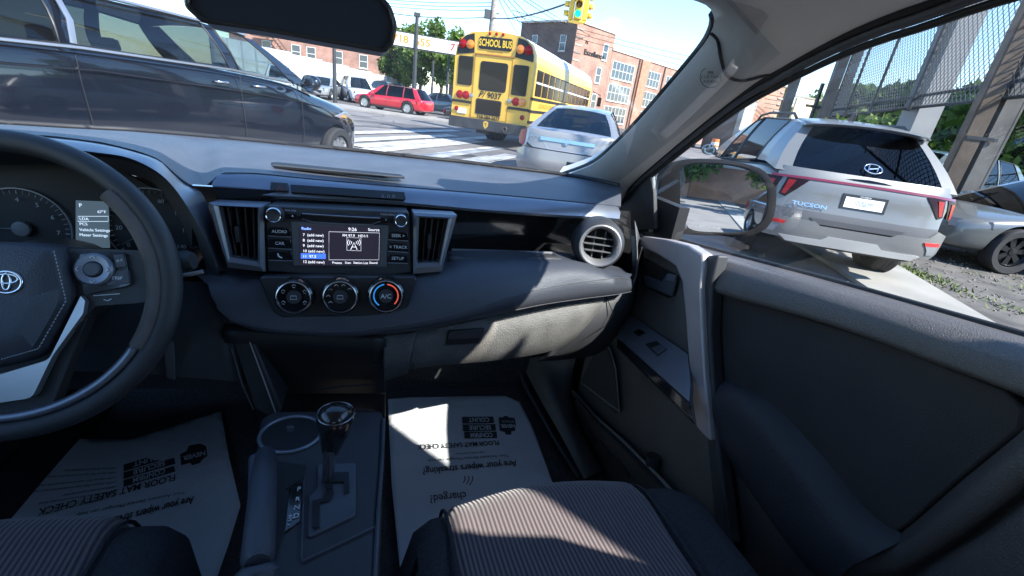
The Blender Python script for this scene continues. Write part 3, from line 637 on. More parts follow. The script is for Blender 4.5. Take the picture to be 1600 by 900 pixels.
# ---- footwells
mb = MB()
mb.grid([[V((x, y, z)) for x in (-.78, -.2, .06, .3, .5, .80)] for y, z in ((-1.9, .44), (.3, .43), (.9, .44), (1.28, .45), (1.50, .66), (1.52, 1.1))])
mb.build('floor_carpet', carpet, car, smooth=40, solid=.01)
loft('toe_board', [[V((.07, 1.30, .455)), V((.62, 1.28, .455))], [V((.07, 1.34, .53)), V((.62, 1.32, .53))], [V((.07, 1.44, .66)), V((.62, 1.42, .66))], [V((.07, 1.46, .95)), V((.62, 1.44, .95))]], mat('toe_carpet', (.06, .062, .066), .95, noise=(120, .4), bump=(250, 1)), car, 12, curve=False)
vloft('kick_panel', [[P(x, y, X=q) for x, y in r] for r, q in (([(812, 563), (842, 620), (876, 680), (912, 748)], .575), ([(835, 558), (862, 612), (890, 672), (922, 744)], .60), ([(868, 552), (880, 604), (900, 664), (934, 738)], .655), ([(903, 545), (893, 600), (905, 655), (945, 732)], .70))], mat('kick_plastic', (.13, .125, .118), .5, noise=(10, .15), bump=(420, .6)), car, 20, 16)
mb = MB(); mb.tube([V((.585, .82, .475)), V((.57, 1.0, .47)), V((.555, 1.2, .48)), V((.55, 1.42, .5))], .006, 6); mb.build('sill_edge', plastic, car, smooth=60)
mb = MB(); mb.box((.66, -.2, .42), (.12, 2.0, .10)); mb.box((-.72, -.2, .42), (.12, 3.4, .10)); mb.build('door_sill', plastic_dk, car, bevel=.02)

mb = MB(); mb.box((.775, 1.32, .78), (.03, .76, .84)); mb.box((0, 1.56, .62), (1.6, .03, .84)); mb.build('firewall', black, car)
# ---- paper floor mats (rest on the carpet)
paper = mat('mat_paper', (.62, .63, .64), .8, noise=(5, .04), bump=(25, .25)); ink = mat('black_ink', (.03, .03, .032), .7)
for nd in paper.node_tree.nodes:
    if nd.type == 'BUMP': nd.inputs['Distance'].default_value = .02; nd.inputs['Strength'].default_value = .5
    if nd.type == 'TEX_NOISE' and abs(nd.inputs['Scale'].default_value-25) < .1: nd.inputs['Scale'].default_value = 9; nd.inputs['Detail'].default_value = 4; nd.inputs['Distortion'].default_value = 1.2
def paper_mat(name, px, z, label, amp, bend=None):
    c = sum(CZ(z, *px), V())/len(px); bm = bmesh.new()
    vs = [bm.verts.new(p-c) for p in rounded(CZ(z, *px), .06, 3)]; bm.faces.new(vs)
    lo = [min(v.co[i] for v in vs) for i in (0, 1)]; hi = [max(v.co[i] for v in vs) for i in (0, 1)]
    for i in (0, 1):
        k = lo[i]+.02
        while k < hi[i]:
            nn = V((0, 0, 0)); nn[i] = 1; co = V((0, 0, 0)); co[i] = k
            bmesh.ops.bisect_plane(bm, geom=bm.verts[:]+bm.edges[:]+bm.faces[:], plane_co=co, plane_no=nn); k += .025
    for v in bm.verts:
        x, y = v.co.x+c.x, v.co.y+c.y
        v.co.z += amp*(math.sin(x*13+y*7)*.5+math.sin(y*17-x*5)*.4)+(bend(x, y) if bend else 0)
    me = bpy.data.meshes.new(name); bm.to_mesh(me); bm.free(); o = link(name, me, paper, None, 60); o.location = c
    mo = o.modifiers.new('solid', 'SOLIDIFY'); mo.thickness = .0006
    return tag(o, label, 'floor mat', 'paper floor mats in the footwells'), c
PZ = .462
pm1, c1 = paper_mat('paper_mat', [(606, 624), (640, 621), (790, 619), (812, 628), (830, 665), (862, 750), (905, 850), (900, 980), (640, 990), (624, 880), (612, 760)], PZ, 'bright sunlit paper mat in the passenger footwell, reading CONFIRM SECURE COUNT', .0028)
pm2, c2 = paper_mat('paper_mat', [(-120, 706), (8, 692), (60, 686), (130, 685), (203, 687), (270, 667), (345, 642), (358, 715), (376, 790), (358, 850), (330, 930), (-120, 930)], PZ, 'shaded grey paper mat in the driver footwell below the steering wheel', .0028)
def fit(parent, c, s, right, left, h, z=PZ+.0035, m=ink, name='lettering', bold=0):
    """upside-down line of text from pixel 'right' (its start) to 'left' (its end); h = letter height in metres"""
    a = P(*right, Z=z); b = P(*left, Z=z); rt = b-a; Lg = rt.length; up = V((rt.y, -rt.x, 0)).normalized() if False else V((0, 0, 1)).cross(rt).normalized()
    o = text(name, s, h*1.35, (0, 0, 0), (1, 0, 0), (0, 1, 0), m, None, bold=bold, valign='BOTTOM_BASELINE', ext=.0001)
    w_ = max(v.co.x for v in o.data.vertices)-min(v.co.x for v in o.data.vertices); rt.normalize()
    k = Lg/w_; M = Matrix(((rt.x*k, up.x, 0, a.x-c.x), (rt.y*k, up.y, 0, a.y-c.y), (0, 0, 1, z-c.z), (0, 0, 0, 1))); o.data.transform(M); o.parent = parent; return o
def strip_(parent, c, q, m, name='printed_bar', z=PZ+.0028):
    mb = MB(); mb.prism([p-c for p in CZ(z, *q)], (0, 0, -.0003)); return mb.build(name, m, parent)
paper_w = mat('paper_white_ink', (.62, .63, .64), .8)
for (x0, x1, y0, y1, s) in ((722, 772, 651, 661, 'COUNT'), (723, 775, 663, 673, 'SECURE'), (725, 777, 674.5, 684.5, 'CONFIRM')):
    strip_(pm1, c1, [(x0, y0+.3), (x1-1, y0-.3), (x1, y1-.3), (x0+1, y1+.3)], ink); fit(pm1, c1, s, (x1-8, y0+1.6), (x0+10, y0+2), .020, m=paper_w, bold=.0006)
fit(pm1, c1, 'FLOOR MAT SAFETY CHECK', (779, 688), (652, 695), .020, bold=.0004)
fit(pm1, c1, 'Your Assistant Service Manager can help', (794, 710), (668, 718), .010); fit(pm1, c1, 'with these questions', (757, 705), (712, 708), .008)
fit(pm1, c1, 'Are your wipers streaking?', (806, 719), (660, 732), .024, bold=.0004); fit(pm1, c1, 'charged?', (728, 768), (672, 774), .026)
for k in range(3):
    mb = MB(); mb.tube([P(722+dx, 742+dy, Z=PZ+.003)-c1 for dx, dy in ((4+6*k, 2), (5+6*k, 7), (2+5*k, 12+2*k))], .0012, 4); mb.build('wiper_icon', ink, pm1)
def puzzle(parent, c, q, scale):
    strip_(parent, c, q, ink, 'warning_block')
puzzle(pm1, c1, [(779, 652), (786, 652), (788, 650), (793, 650), (795, 652), (804, 653), (806, 662), (805, 673), (799, 674), (799, 679), (790, 679), (789, 675), (781, 673)], 1)
fit(pm1, c1, 'NEVER', (804, 663), (782, 663), .016, m=paper_w, bold=.0008); fit(pm1, c1, 'STACK', (803, 657), (784, 657), .010, m=paper_w)
# driver's mat print
def lerpq(a, b, t): return (a[0]+(b[0]-a[0])*t, a[1]+(b[1]-a[1])*t)
for k, s in enumerate(('COUNT', 'SECURE', 'CONFIRM')):
    y = 726+12*k
    q = [(193, y), (272, y-24+1*k), (274, y-24+10.5), (193, y+10.5)]
    strip_(pm2, c2, q, ink); fit(pm2, c2, s, (258, y-18), (208, y-3), .017, m=paper_w, bold=.0006)
fit(pm2, c2, 'FLOOR MAT SAFETY CHECK', (275, 741), (62, 795), .022, bold=.0004)
fit(pm2, c2, 'Your Assistant Service Manager can help', (290, 767), (120, 802), .010); fit(pm2, c2, 'Are your wipers streaking?', (303, 775), (150, 815), .024, bold=.0004)
for k, (a, b) in enumerate((((182, 730), (102, 734)), ((182, 737), (76, 744)), ((182, 745), (56, 758)), ((182, 752), (45, 768)), ((182, 759), (100, 772)), ((182, 766), (62, 785)))):
    fit(pm2, c2, 'confirm that your floor mats are secured and never stacked', a, b, .007)
puzzle(pm2, c2, [(281, 703), (290, 700), (292, 697), (313, 693), (322, 697), (324, 712), (315, 719), (313, 723), (300, 727), (297, 723), (283, 727)], 1)
fit(pm2, c2, 'NEVER', (321, 704), (286, 713), .017, m=paper_w, bold=.0008)

# ---- seats
seatfab = bpy.data.materials.new('seat_fabric'); seatfab.use_nodes = True
n_ = seatfab.node_tree.nodes; l_ = seatfab.node_tree.links; b_ = n_['Principled BSDF']; b_.inputs['Roughness'].default_value = .95; b_.inputs['Sheen Weight'].default_value = .3
tc = n_.new('ShaderNodeTexCoord'); wv_ = n_.new('ShaderNodeTexWave'); wv_.wave_type = 'BANDS'; wv_.bands_direction = 'X'; wv_.inputs['Scale'].default_value = 47; wv_.inputs['Distortion'].default_value = .4; wv_.inputs['Detail'].default_value = 2; wv_.inputs['Detail Scale'].default_value = 30
mp = n_.new('ShaderNodeMapping'); mp.inputs['Rotation'].default_value = (0, 0, R_(-4))
l_.new(tc.outputs['Object'], mp.inputs[0]); l_.new(mp.outputs[0], wv_.inputs[0])
cr = n_.new('ShaderNodeMix'); cr.data_type = 'RGBA'; cr.inputs[6].default_value = (.030, .026, .029, 1); cr.inputs[7].default_value = (.155, .118, .122, 1)
l_.new(wv_.outputs[0], cr.inputs[0]); l_.new(cr.outputs[2], b_.inputs['Base Color'])
bp = n_.new('ShaderNodeBump'); bp.inputs['Strength'].default_value = .6; bp.inputs['Distance'].default_value = .002; l_.new(wv_.outputs[0], bp.inputs['Height']); l_.new(bp.outputs[0], b_.inputs['Normal'])
seatside = mat('seat_side_fabric', (.026, .027, .032), .95, noise=(200, .35), bump=(500, 1.0))
def seat(cx, yf, w, nm, tilt=0):
    s = empty('seat', (cx, 0, 0)); s.parent = car
    def cush(name, x0, x1, m, topf, front, zb=.56, r=.06):
        nx = 20; rows = []
        for j in range(nx+1):
            u = j/nx; x = x0+(x1-x0)*u; row = []
            ed = min(u, 1-u)*(x1-x0); dr = r-math.sqrt(max(0, r*r-(r-min(ed, r))**2)) if ed < r else 0
            yfr = front(x)-dr*.6; zt = topf(x)-dr
            for y in (-.22, 0, .15, .3, .4): row.append(V((x-cx, y, zt+.012*math.sin((y+.2)*4))))
            R2 = .075
            for a in range(0, 91, 15): row.append(V((x-cx, yfr-R2+R2*math.sin(R_(a)), zt+.01-R2+R2*math.cos(R_(a)))))
            zq = zt+.01-R2; row.append(V((x-cx, yfr-.004, min(zb+.08, zq-.02)))); row.append(V((x-cx, yfr-.02, min(zb, zq-.04))))
            rows.append(row)
        mb = MB(); mb.grid(rows)
        for e in (rows[0], rows[-1]): mb.add(e+[V((e[0].x, -.22, zb))], [tuple(range(len(e)+1))])
        return mb.build(name, m, s, smooth=60)
    top = lambda x: .792+.03*max(0, abs(x-cx)-w*.30)/(w*.2)
    fr_ = lambda x: yf-.10*((x-cx)/(w/2))**2*.6-.0
    cush('cushion', cx-w/2, cx+w/2, seatside, lambda x: top(x)-.004, lambda x: fr_(x)-.006)
    cush('centre_panel', cx-w*.36, cx+w*.30, seatfab, lambda x: top(x)+.004, lambda x: fr_(x)+.002, zb=.70, r=.012)
    for sx in (-.36, .30):
        x = cx+w*sx; mb = MB(); mb.tube([V((x-cx, yy_, top(x)+.004+.012*math.sin((yy_+.2)*4)*1.0)) for yy_ in (-.2, 0, .15, .3, .4)]+[V((x-cx, fr_(x)-.075+.077*math.sin(R_(a)), top(x)+.008-.075+.077*math.cos(R_(a)))) for a in range(0, 91, 15)], .0028, 6); mb.build('seam_piping', seatside, s, smooth=60)
    mb = MB(); rows = []
    for z, yy, hw, th in ((.78, -.16, .22, .13), (.95, -.21, .25, .14), (1.12, -.26, .24, .13), (1.22, -.29, .20, .11), (1.27, -.305, .15, .08)):
        rows.append([V((hw*math.copysign(abs(math.cos(R_(a)))**.5, math.cos(R_(a))), yy+th/2*math.copysign(abs(math.sin(R_(a)))**.6, math.sin(R_(a))), z)) for a in range(0, 360, 20)])
    mb.grid(rows, closed=True); mb.add(rows[-1], [tuple(range(18))]); mb.build('backrest', seatside, s, smooth=60)
    mb = MB(); mb.tube([(0, -.31, 1.29), (0, -.315, 1.31), (0, -.32, 1.38), (0, -.325, 1.44), (0, -.33, 1.46)], [.07, .12, .13, .12, .06], 16, flat=.4, upv=(0, 1, 0)); mb.tube([(-.05, -.31, 1.2), (-.05, -.31, 1.32)], .006, 8); mb.tube([(.05, -.31, 1.2), (.05, -.31, 1.32)], .006, 8); mb.build('headrest', seatside, s, smooth=60)
    return s
seat(.345, .555, .52, 'p'); seat(-.43, .60, .52, 'd')

# ---- passenger door
door = empty('passenger_door'); door.parent = car
SP = (V((.74, 0, 1.18)), V((1, 0, .216)).normalized())
def DX(X, *q): return [P(x, y, X=X) for x, y in q]
sill = [DX(.785, (1006, 360), (1100, 387), (1300, 440), (1600, 526), (1800, 584)), DX(.765, (1006, 364), (1100, 391), (1300, 445), (1600, 531), (1800, 590)), DX(.738, (1006, 370), (1100, 399), (1300, 455), (1600, 545), (1800, 606)),
        DX(.718, (1006, 385), (1100, 420), (1300, 472), (1600, 572), (1800, 635)), DX(.708, (1006, 400), (1100, 443), (1300, 500), (1600, 608), (1800, 680)), DX(.712, (1006, 404), (1100, 450), (1300, 508), (1600, 618), (1800, 692)), DX(.745, (1006, 404), (1100, 451), (1300, 510), (1600, 620), (1800, 694))]
# the rear end of every row continues past the frame
loft('sill_pad', sill, mat('sill_leather', (.105, .094, .090), .40, noise=(12, .12), bump=(750, .9)), door, 50, ang=60)
mb = MB(); mb.tube(DX(.79, (1012, 362), (1100, 386), (1300, 439), (1600, 525), (1800, 583)), .006, 8); mb.build('glass_seal', rubber, door, smooth=60)
# main door surface
E = [DX(.745, (975, 360), (1040, 376), (1100, 395)), DX(.725, (980, 400), (1050, 410), (1100, 430)), DX(.715, (975, 450), (1040, 465), (1100, 480)), DX(.715, (965, 490), (1040, 520), (1100, 560)), DX(.72, (940, 520), (1030, 580), (1105, 650)),
     DX(.715, (915, 560), (1000, 640), (1110, 720)), DX(.715, (900, 620), (960, 720), (1125, 800)), DX(.72, (880, 660), (940, 780), (1140, 870)), DX(.72, (860, 700), (930, 850), (1150, 960))]
vloft('door_front_panel', E, mat('door_bounce_lit', (.11, .102, .094), .45, noise=(9, .15), bump=(420, .6)), door, 20, 40)  # lighter copy of the door plastic, bounce light put into its colour
mb = MB(); mb.grid([[V((.742, y, z)) for y in (1.2, .8, .3, -.2, -.5)] for z in (1.10, .9, .7, .5, .38)]); mb.build('door_panel', doorpl, door)
ins = plate('door_insert', rounded(DX(.736, (1112, 452), (1200, 478), (1400, 541), (1575, 612), (1602, 640), (1596, 670), (1500, 750), (1420, 820), (1385, 842), (1340, 850), (1112, 690)), .08), (-1, 0, 0), .01, doorfab, door, bevel=.003, lift=.004)
# armrest bolster
ar = [DX(.733, (1110, 600), (1140, 595), (1200, 625), (1280, 705), (1360, 800), (1420, 840)), DX(.715, (1110, 606), (1140, 604), (1190, 640), (1265, 725), (1340, 815), (1395, 852)), DX(.700, (1112, 625), (1135, 625), (1180, 665), (1245, 745), (1310, 830), (1360, 870)),
      DX(.700, (1114, 655), (1130, 658), (1165, 700), (1215, 770), (1280, 845), (1330, 885)), DX(.712, (1116, 690), (1130, 700), (1160, 735), (1205, 800), (1260, 865), (1310, 905)), DX(.735, (1118, 700), (1132, 712), (1160, 750), (1205, 815), (1255, 880), (1300, 920))]
vloft('armrest', ar, mat('armrest_pad', (.026, .026, .031), .6, noise=(9, .15), bump=(420, .8)), door, 30, 24)
# raised band behind the insert, running down to the armrest
bd = [DX(.735, (1625, 600), (1612, 640), (1598, 672), (1500, 754), (1420, 824), (1385, 846), (1335, 852), (1300, 830)), DX(.716, (1650, 610), (1640, 660), (1615, 690), (1512, 772), (1430, 838), (1390, 860), (1335, 866), (1290, 842)),
      DX(.718, (1700, 640), (1690, 700), (1620, 740), (1525, 812), (1440, 868), (1400, 888), (1335, 892), (1280, 870)), DX(.735, (1720, 650), (1700, 720), (1620, 760), (1530, 828), (1450, 880), (1410, 900), (1335, 905), (1270, 890))]
vloft('pull_band', bd, doorpl, door, 40, 20)
vloft('lower_bolster', [DX(.735, (1720, 720), (1620, 765), (1540, 825), (1470, 868), (1430, 900), (1400, 960)), DX(.716, (1740, 740), (1640, 785), (1560, 840), (1490, 885), (1450, 915), (1420, 980)), DX(.71, (1800, 860), (1700, 900), (1620, 960), (1560, 1000), (1520, 1040), (1480, 1080))], doorpl, door, 30, 16)
# handle trim
ht = [(996, 378), (1003, 369), (1040, 374), (1075, 383), (1097, 397), (1098, 415), (1094, 447), (1097, 520), (1101, 590), (1110, 690), (1100, 682), (1087, 667), (1080, 620), (1075, 560), (1070, 491), (1065, 440), (1055, 416), (1030, 400), (998, 384)]
mb = MB(); mb.prism(DX(.688, *ht), (.03, 0, 0)); mb.build('pull_handle', bronze, door, bevel=.005, seg=4)
mb = MB(); mb.prism(DX(.70, (1098, 400), (1122, 398), (1112, 440), (1109, 520), (1120, 690), (1140, 850), (1118, 850), (1104, 690), (1100, 600), (1097, 447)), (.03, 0, 0)); mb.build('handle_backing', plastic_dk, door, bevel=.006, seg=3)
# inner handle
plate('handle_recess', rounded(DX(.712, (1004, 407), (1012, 407), (1056, 428), (1054, 462), (1046, 466), (1004, 446)), .12), (-1, 0, 0), .004, black, door, bevel=.001, lift=.003)
mb = MB(); mb.prism(rounded(DX(.702, (1006, 430), (1034, 440), (1041, 428), (1056, 431), (1054, 443), (1049, 463), (1007, 446)), .15), (.006, 0, 0)); ih = mb.build('inner_handle', plastic, door, bevel=.002)
mb = MB(); mb.prism(rounded(DX(.699, (1043, 427), (1055, 430), (1052, 440), (1040, 438)), .15), (.005, 0, 0)); mb.build('lock_lever', trimsilver, ih, bevel=.001)
# window switch panel
A, B, C = P(989, 494, X=.705), P(1075, 553, X=.705), P(964, 526, X=.645)
wn2 = (B-A).cross(C-A).normalized(); wn2 = wn2 if wn2.z > 0 else -wn2; wp = (A, wn2)
sp2 = plate('switch_panel', rounded(pp(wp, (975, 495), (989, 494), (1075, 553), (1079, 600), (1077, 628), (964, 526)), .08), wn2, .02, trimsilver, door, bevel=.002)
plate('lock_switch', pp(wp, (990, 519), (1000, 515), (1009, 521), (998, 526)), wn2, .003, gloss, sp2, bevel=.0006, lift=.003)
plate('switch_recess', pp(wp, (1008, 538), (1026, 533), (1042, 546), (1028, 557)), wn2, .001, black, sp2, bevel=0, lift=.0012)
plate('window_switch', pp(wp, (1018, 546), (1033, 540), (1042, 547), (1028, 556)), wn2, .004, plastic, sp2, bevel=.001, lift=.005)
mb = MB(); mb.prism(pp(wp, (964, 528), (1077, 630), (1079, 640), (1083, 657), (1075, 650), (963, 540)), -wn2*.012); mb.build('switch_panel_edge', gloss, sp2, bevel=.002)
# speaker grille, pocket
plate('speaker_grille', rounded(DX(.70, (940, 530), (952, 546), (961, 576), (967, 640), (962, 646), (912, 602), (910, 592)), .1), (-1, 0, 0), .006, mat('grille_cloth', (.06, .058, .056), .9, noise=(300, .5), bump=(600, 1)), door, bevel=.002, lift=.004)
mb = MB(); mb.tube(DX(.694, (941, 530), (953, 546), (962, 576), (968, 643), (911, 600)), .0022, 6); mb.build('grille_edge', mat('grille_rim', (.30, .29, .28), .4), door, smooth=60)
pk = [DX(.69, (896, 612), (930, 650), (975, 690), (1030, 745), (1080, 800)), DX(.665, (898, 618), (930, 658), (972, 700), (1026, 756), (1075, 812)), DX(.67, (900, 640), (925, 690), (955, 740), (1000, 800), (1050, 860)), DX(.70, (905, 680), (925, 730), (945, 780), (990, 840), (1040, 900))]
mb = MB(); mb.tube([p+V((-.003, 0, .002)) for p in pk[0]], .0045, 8); mb.build('pocket_edge', mat('pocket_rim', (.22, .215, .21), .5), door, smooth=60)
pk_ = loft('door_pocket', pk, doorpl, door, 24, ang=50, solid=.006)
for k in range(3):
    mb = MB(); q = DX(.663, (912+k*26, 664+k*26), (930+k*26, 690+k*27)); mb.tube([q[0], q[1]], .0035, 6); mb.build('pocket_slot', black, pk_)
mb = MB(); mb.prism(rounded(DX(.72, (975, 600), (1010, 610), (1044, 655), (1047, 715), (1035, 740), (1005, 715), (975, 680)), .3, 6), (.002, 0, 0)); mb.build('pocket_opening', black, door)
mb = MB(); mb.tube([P(1022, 722, X=.70)+V((0, 0, -.01)), P(1022, 712, X=.70)], .018, 16); mb.build('bottle_holder', plastic_dk, door, smooth=50)
# window frame and glass
top2 = [(962, 326), (985, 294), (1040, 243), (1150, 154), (1230, 104), (1320, 56), (1400, 22), (1460, 1), (1560, -38), (1700, -85)]
topw = smooth_line(pp(SP, *top2), 40)
lo = [V((.795-.216*0, 1.14, 1.10)), V((.74, 1.02, 1.115)), V((.74, .29, 1.20)), V((.74, -.25, 1.25))]
gl_t = topw[4:]; gl_b = resample([V((.752, 1.03, 1.112)), V((.74, .29, 1.195)), V((.728, -.1, 1.24))], len(gl_t))
mb = MB(); mb.grid([gl_t, gl_b]); mb.build('window_glass', glass('side_glass', (.77, .805, .835)), door, smooth=60)
off1 = [p+V((-.012, 0, -.002)) for p in topw]
mb = MB(); mb.tube(off1, .010, 8); mb.build('frame_seal', rubber, door, smooth=60)
mb = MB(); mb.tube([p+V((-.004, .004, -.016)) for p in topw], .007, 8); mb.build('window_frame', plastic, door, smooth=60)
mb = MB(); mb.tube([p+V((.004, .004, -.026)) for p in topw], .005, 8); mb.build('glass_channel', rubber, door, smooth=60)
sail = pp(off(SP, -.006), (966, 324), (985, 294), (1014, 262), (1020, 300), (1022, 358), (975, 362))
mb = MB(); mb.prism(sail, SP[1]*.012); mb.build('mirror_sail', plastic_dk, door, bevel=.002)
mb = MB(); mb.tube(pp(SP, (1018, 256), (1021, 300), (1017, 362)), .006, 8); mb.build('frame_post', mat('frame_metal', (.25, .26, .26), .4), door, smooth=60)
bp_ = MB(); bp_.prism([(.745, -.045, 1.2), (.715, -.065, 1.32), (.69, -.105, 1.43), (.665, -.185, 1.55), (.66, -.20, 1.58), (.64, -.24, 1.6), (.745, -.24, 1.2)], (.03, 0, 0)); bp_.build('b_pillar', plastic_dk, car)

# outer door skin and side mirror
body_paint = mat('own_paint', (.16, .17, .18), .3, metal=.6, coat=1)
mb = MB(); rows = [[V((x, y, z)) for y in (1.35, .9, .3, -.3, -.3)] for x, z in ((.80, 1.10), (.88, 1.0), (.905, .85), (.90, .6), (.87, .4), (.80, .3))]
rows[0] = [V((.80, 1.35, 1.07)), V((.80, .9, 1.115)), V((.80, .3, 1.19)), V((.79, -.3, 1.25)), V((.79, -.3, 1.25))]
mb.grid(rows); mb.build('outer_skin', body_paint, door, smooth=50)
mir = empty('side_mirror'); mir.parent = door
MN = V((-.33, -.95, .05)).normalized(); mc = P(1130, 310, X=.99); mpl = (mc, MN)
outl = [(1062, 268), (1072, 258), (1100, 256), (1140, 259), (1175, 268), (1191, 280), (1199, 298), (1198, 330), (1188, 348), (1165, 362), (1120, 363), (1085, 360), (1070, 350), (1063, 330)]
gl3 = smooth_line(pp(mpl, *outl+[outl[0]]), 49)[:-1]
cen = sum(gl3, V())/48
hs = [(1030, 310), (1034, 275), (1050, 258), (1090, 250), (1145, 253), (1190, 264), (1206, 284), (1213, 300), (1210, 335), (1196, 358), (1165, 369), (1110, 368), (1068, 366), (1045, 360)]
ho = smooth_line(pp(mpl, *hs+[hs[0]]), 49)[:-1]
# align starting angles
def ang_sort(pts, c):
    u = MN.cross(V((0, 0, 1))).normalized(); v = MN.cross(u); return sorted(pts, key=lambda p: math.atan2((p-c).dot(v), (p-c).dot(u)))
gl3 = ang_sort(gl3, cen); ho = ang_sort(ho, cen)
back = [[cen+(p-cen)*s_-MN*d_ for p in ho] for s_, d_ in ((1.02, .03), (.97, .07), (.80, .105), (.4, .125), (.02, .13))]
mb = MB(); mb.grid([[p-MN*.006 for p in gl3], [p+MN*.003 for p in gl3], [a.lerp(b, .4)+MN*.005 for a, b in zip(gl3, ho)], ho]+back, closed=True); mb.build('mirror_housing', mat('mirror_shell', (.014, .014, .015), .8, spec=.08, noise=(10, .1)), mir, smooth=50)
mb = MB(); mb.add(gl3, [tuple(range(48))]); mg = mb.build('mirror_glass', mat('mirror_silver', (.82, .85, .87), .01, metal=1), mir)
mb = MB(); mb.tube([P(1030, 345, X=.80), P(1045, 350, X=.86), P(1070, 355, X=.93)], [.035, .03, .028], 12, flat=.7); mb.build('mirror_arm', plastic_dk, mir, smooth=60)
cpt = P(1092, 352, pl=off(mpl, .001)); text('lettering', 'OBJECTS IN MIRROR ARE CLOSER', .004, cpt, V((MN.y, -MN.x, 0))*-1 if V((MN.y, -MN.x, 0)).x < 0 else V((MN.y, -MN.x, 0)), (0, 0, 1), white_ink, mir)

# ---- A-pillar, headliner, windscreen
WS = (V((0, 1.2, 1.22)), V((0, .6, 1)).normalized())
r0 = [(868, 278), (885, 273), (925, 257), (960, 228), (1000, 187), (1060, 118), (1098, 72), (1112, 48), (1116, 30), (1108, 12), (1082, 0), (1000, -22)]
r2 = [(940, 322), (968, 318), (985, 291), (1040, 241), (1150, 152), (1230, 102), (1320, 54), (1400, 20), (1460, -1), (1560, -40), (1640, -66), (1760, -104)]
a0 = smooth_line(pp(WS, *r0), 60); a2 = smooth_line(pp(off(SP, -.018), *r2), 60)
def inw(a, b, t, d): return [p.lerp(q, t)+V((-.3, -.9, -.25)).normalized()*d for p, q in zip(a, b)]
mb = MB(); mb.grid([[p+V((.03, .03, .03)) for p in a0], a0, inw(a0, a2, .08, .006), inw(a0, a2, .25, .012), inw(a0, a2, .5, .016), inw(a0, a2, .75, .012), inw(a0, a2, .93, .005), a2, [p+V((.02, .03, .0)) for p in a2]])
ap = mb.build('pillar_trim', greytrim, car, smooth=70)
mb = MB(); gapl = [a0[39], inw(a0, a2, .25, .018)[38], inw(a0, a2, .5, .0205)[36], inw(a0, a2, .75, .018)[35], inw(a0, a2, .9, .010)[37], a2[40]]
ia = min(range(60), key=lambda i: (a0[i]-P(1113, 50, pl=WS)).length); ib = min(range(60), key=lambda i: (a2[i]-P(1200, 120, pl=off(SP, -.018))).length)
ts_ = [(0, 0), (.08, .006), (.25, .012), (.5, .016), (.75, .012), (.93, .005), (1, 0)]; gp0 = [inw(a0, a2, t, d_+.0015)[round(ia+(ib-ia)*t**1.3-4*math.sin(math.pi*t))] for t, d_ in ts_]
mb.tube(smooth_line(gp0, 24), .0026, 6); mb.build('trim_gap', black, ap, smooth=60)
# frit band and windscreen
ac = P(1110, 121, pl=off(WS, -.033)); an = (CAM-ac).normalized(); au = V((.62, -.55, .33)); au = (au-an*au.dot(an)).normalized(); av = an.cross(au)
ur = (P(1120, 121, pl=(ac, an))-ac).normalized(); uu = (P(1110, 111, pl=(ac, an))-ac).normalized()
rr = pxr(ac, 15); mb = MB(); mb.tube([ac+(ur*math.cos(R_(t))+uu*math.sin(R_(t)))*rr for t in range(0, 360, 15)], .0006, 5, closed=True); badge = mb.build('airbag_badge', mat('badge_line', (.07, .07, .07), .6), ap)
for k, s in enumerate(('SRS', 'CURTAIN', 'AIRBAG')):
    text('lettering', s, rr*.42, ac+uu*rr*(.45-.42*k)+an*.0012, ur, uu, mat('badge_line', .07), badge, align='CENTER')
topL = [P(x, y, pl=WS) for x, y in ((1000, -22), (800, -60), (500, -90), (200, -110))]
wsb = smooth_line([p for p in base_pts], 40)
z_top = a0[-1].z
# windscreen glass: base line to header
hd = V((0, a0[-1].y, a0[-1].z))
wr = smooth_line([V((-.62, .62, 1.50)), V((-.3, .56, 1.60)), V((0, .54, 1.615)), V((.3, .56, 1.60)), V((.62, .62, 1.50))], 40)
gb_ = smooth_line([V((-.74, 1.05, 1.19)), V((-.4, 1.2, 1.2)), V((0, 1.28, 1.2)), V((.4, 1.25, 1.2)), V((.66, 1.14, 1.19))], 40)
mb = MB(); mb.grid([wr, gb_]); mb.build('windscreen', glass('windscreen_glass', (.78, .815, .85)), car, smooth=60)
mb = MB(); mb.tube([p+V((0, .012, .002)) for p in b48], .006, 6); mb.build('windscreen_seal', rubber, car, smooth=60)
mb = MB(); mb.tube([p+V((.006, .01, .004)) for p in a0[:50]], .007, 6); mb.build('screen_edge', rubber, car, smooth=60)
# roof and headliner
hl = []
for y, zc, zs, hw in ((.50, 1.595, 1.56, .62), (.2, 1.63, 1.585, .635), (-.3, 1.645, 1.60, .64), (-1.2, 1.63, 1.59, .63), (-2.1, 1.58, 1.54, .58)):
    hl.append([V((hw*t, y, zs+(zc-zs)*(1-abs(t)**2.5))) for t in [-1+i/10 for i in range(21)]])
mb = MB(); mb.grid(hl); hlo = mb.build('headliner', headlin, car, smooth=60)
mb = MB(); mb.grid([[p+V((p.x*.10, 0, .04)) for p in r] for r in hl]+[]); mb.build('roof_panel', body_paint, car, smooth=60, solid=.02)
mb = MB(); rr_ = [[p for p in hl[k]] for k in range(len(hl))]
# front header joining glass and roof
mb.grid([[V((p.x, p.y+.02, p.z+.005)) for p in resample(wr, 21)], hl[0]]); mb.build('front_header', headlin, car, smooth=60)
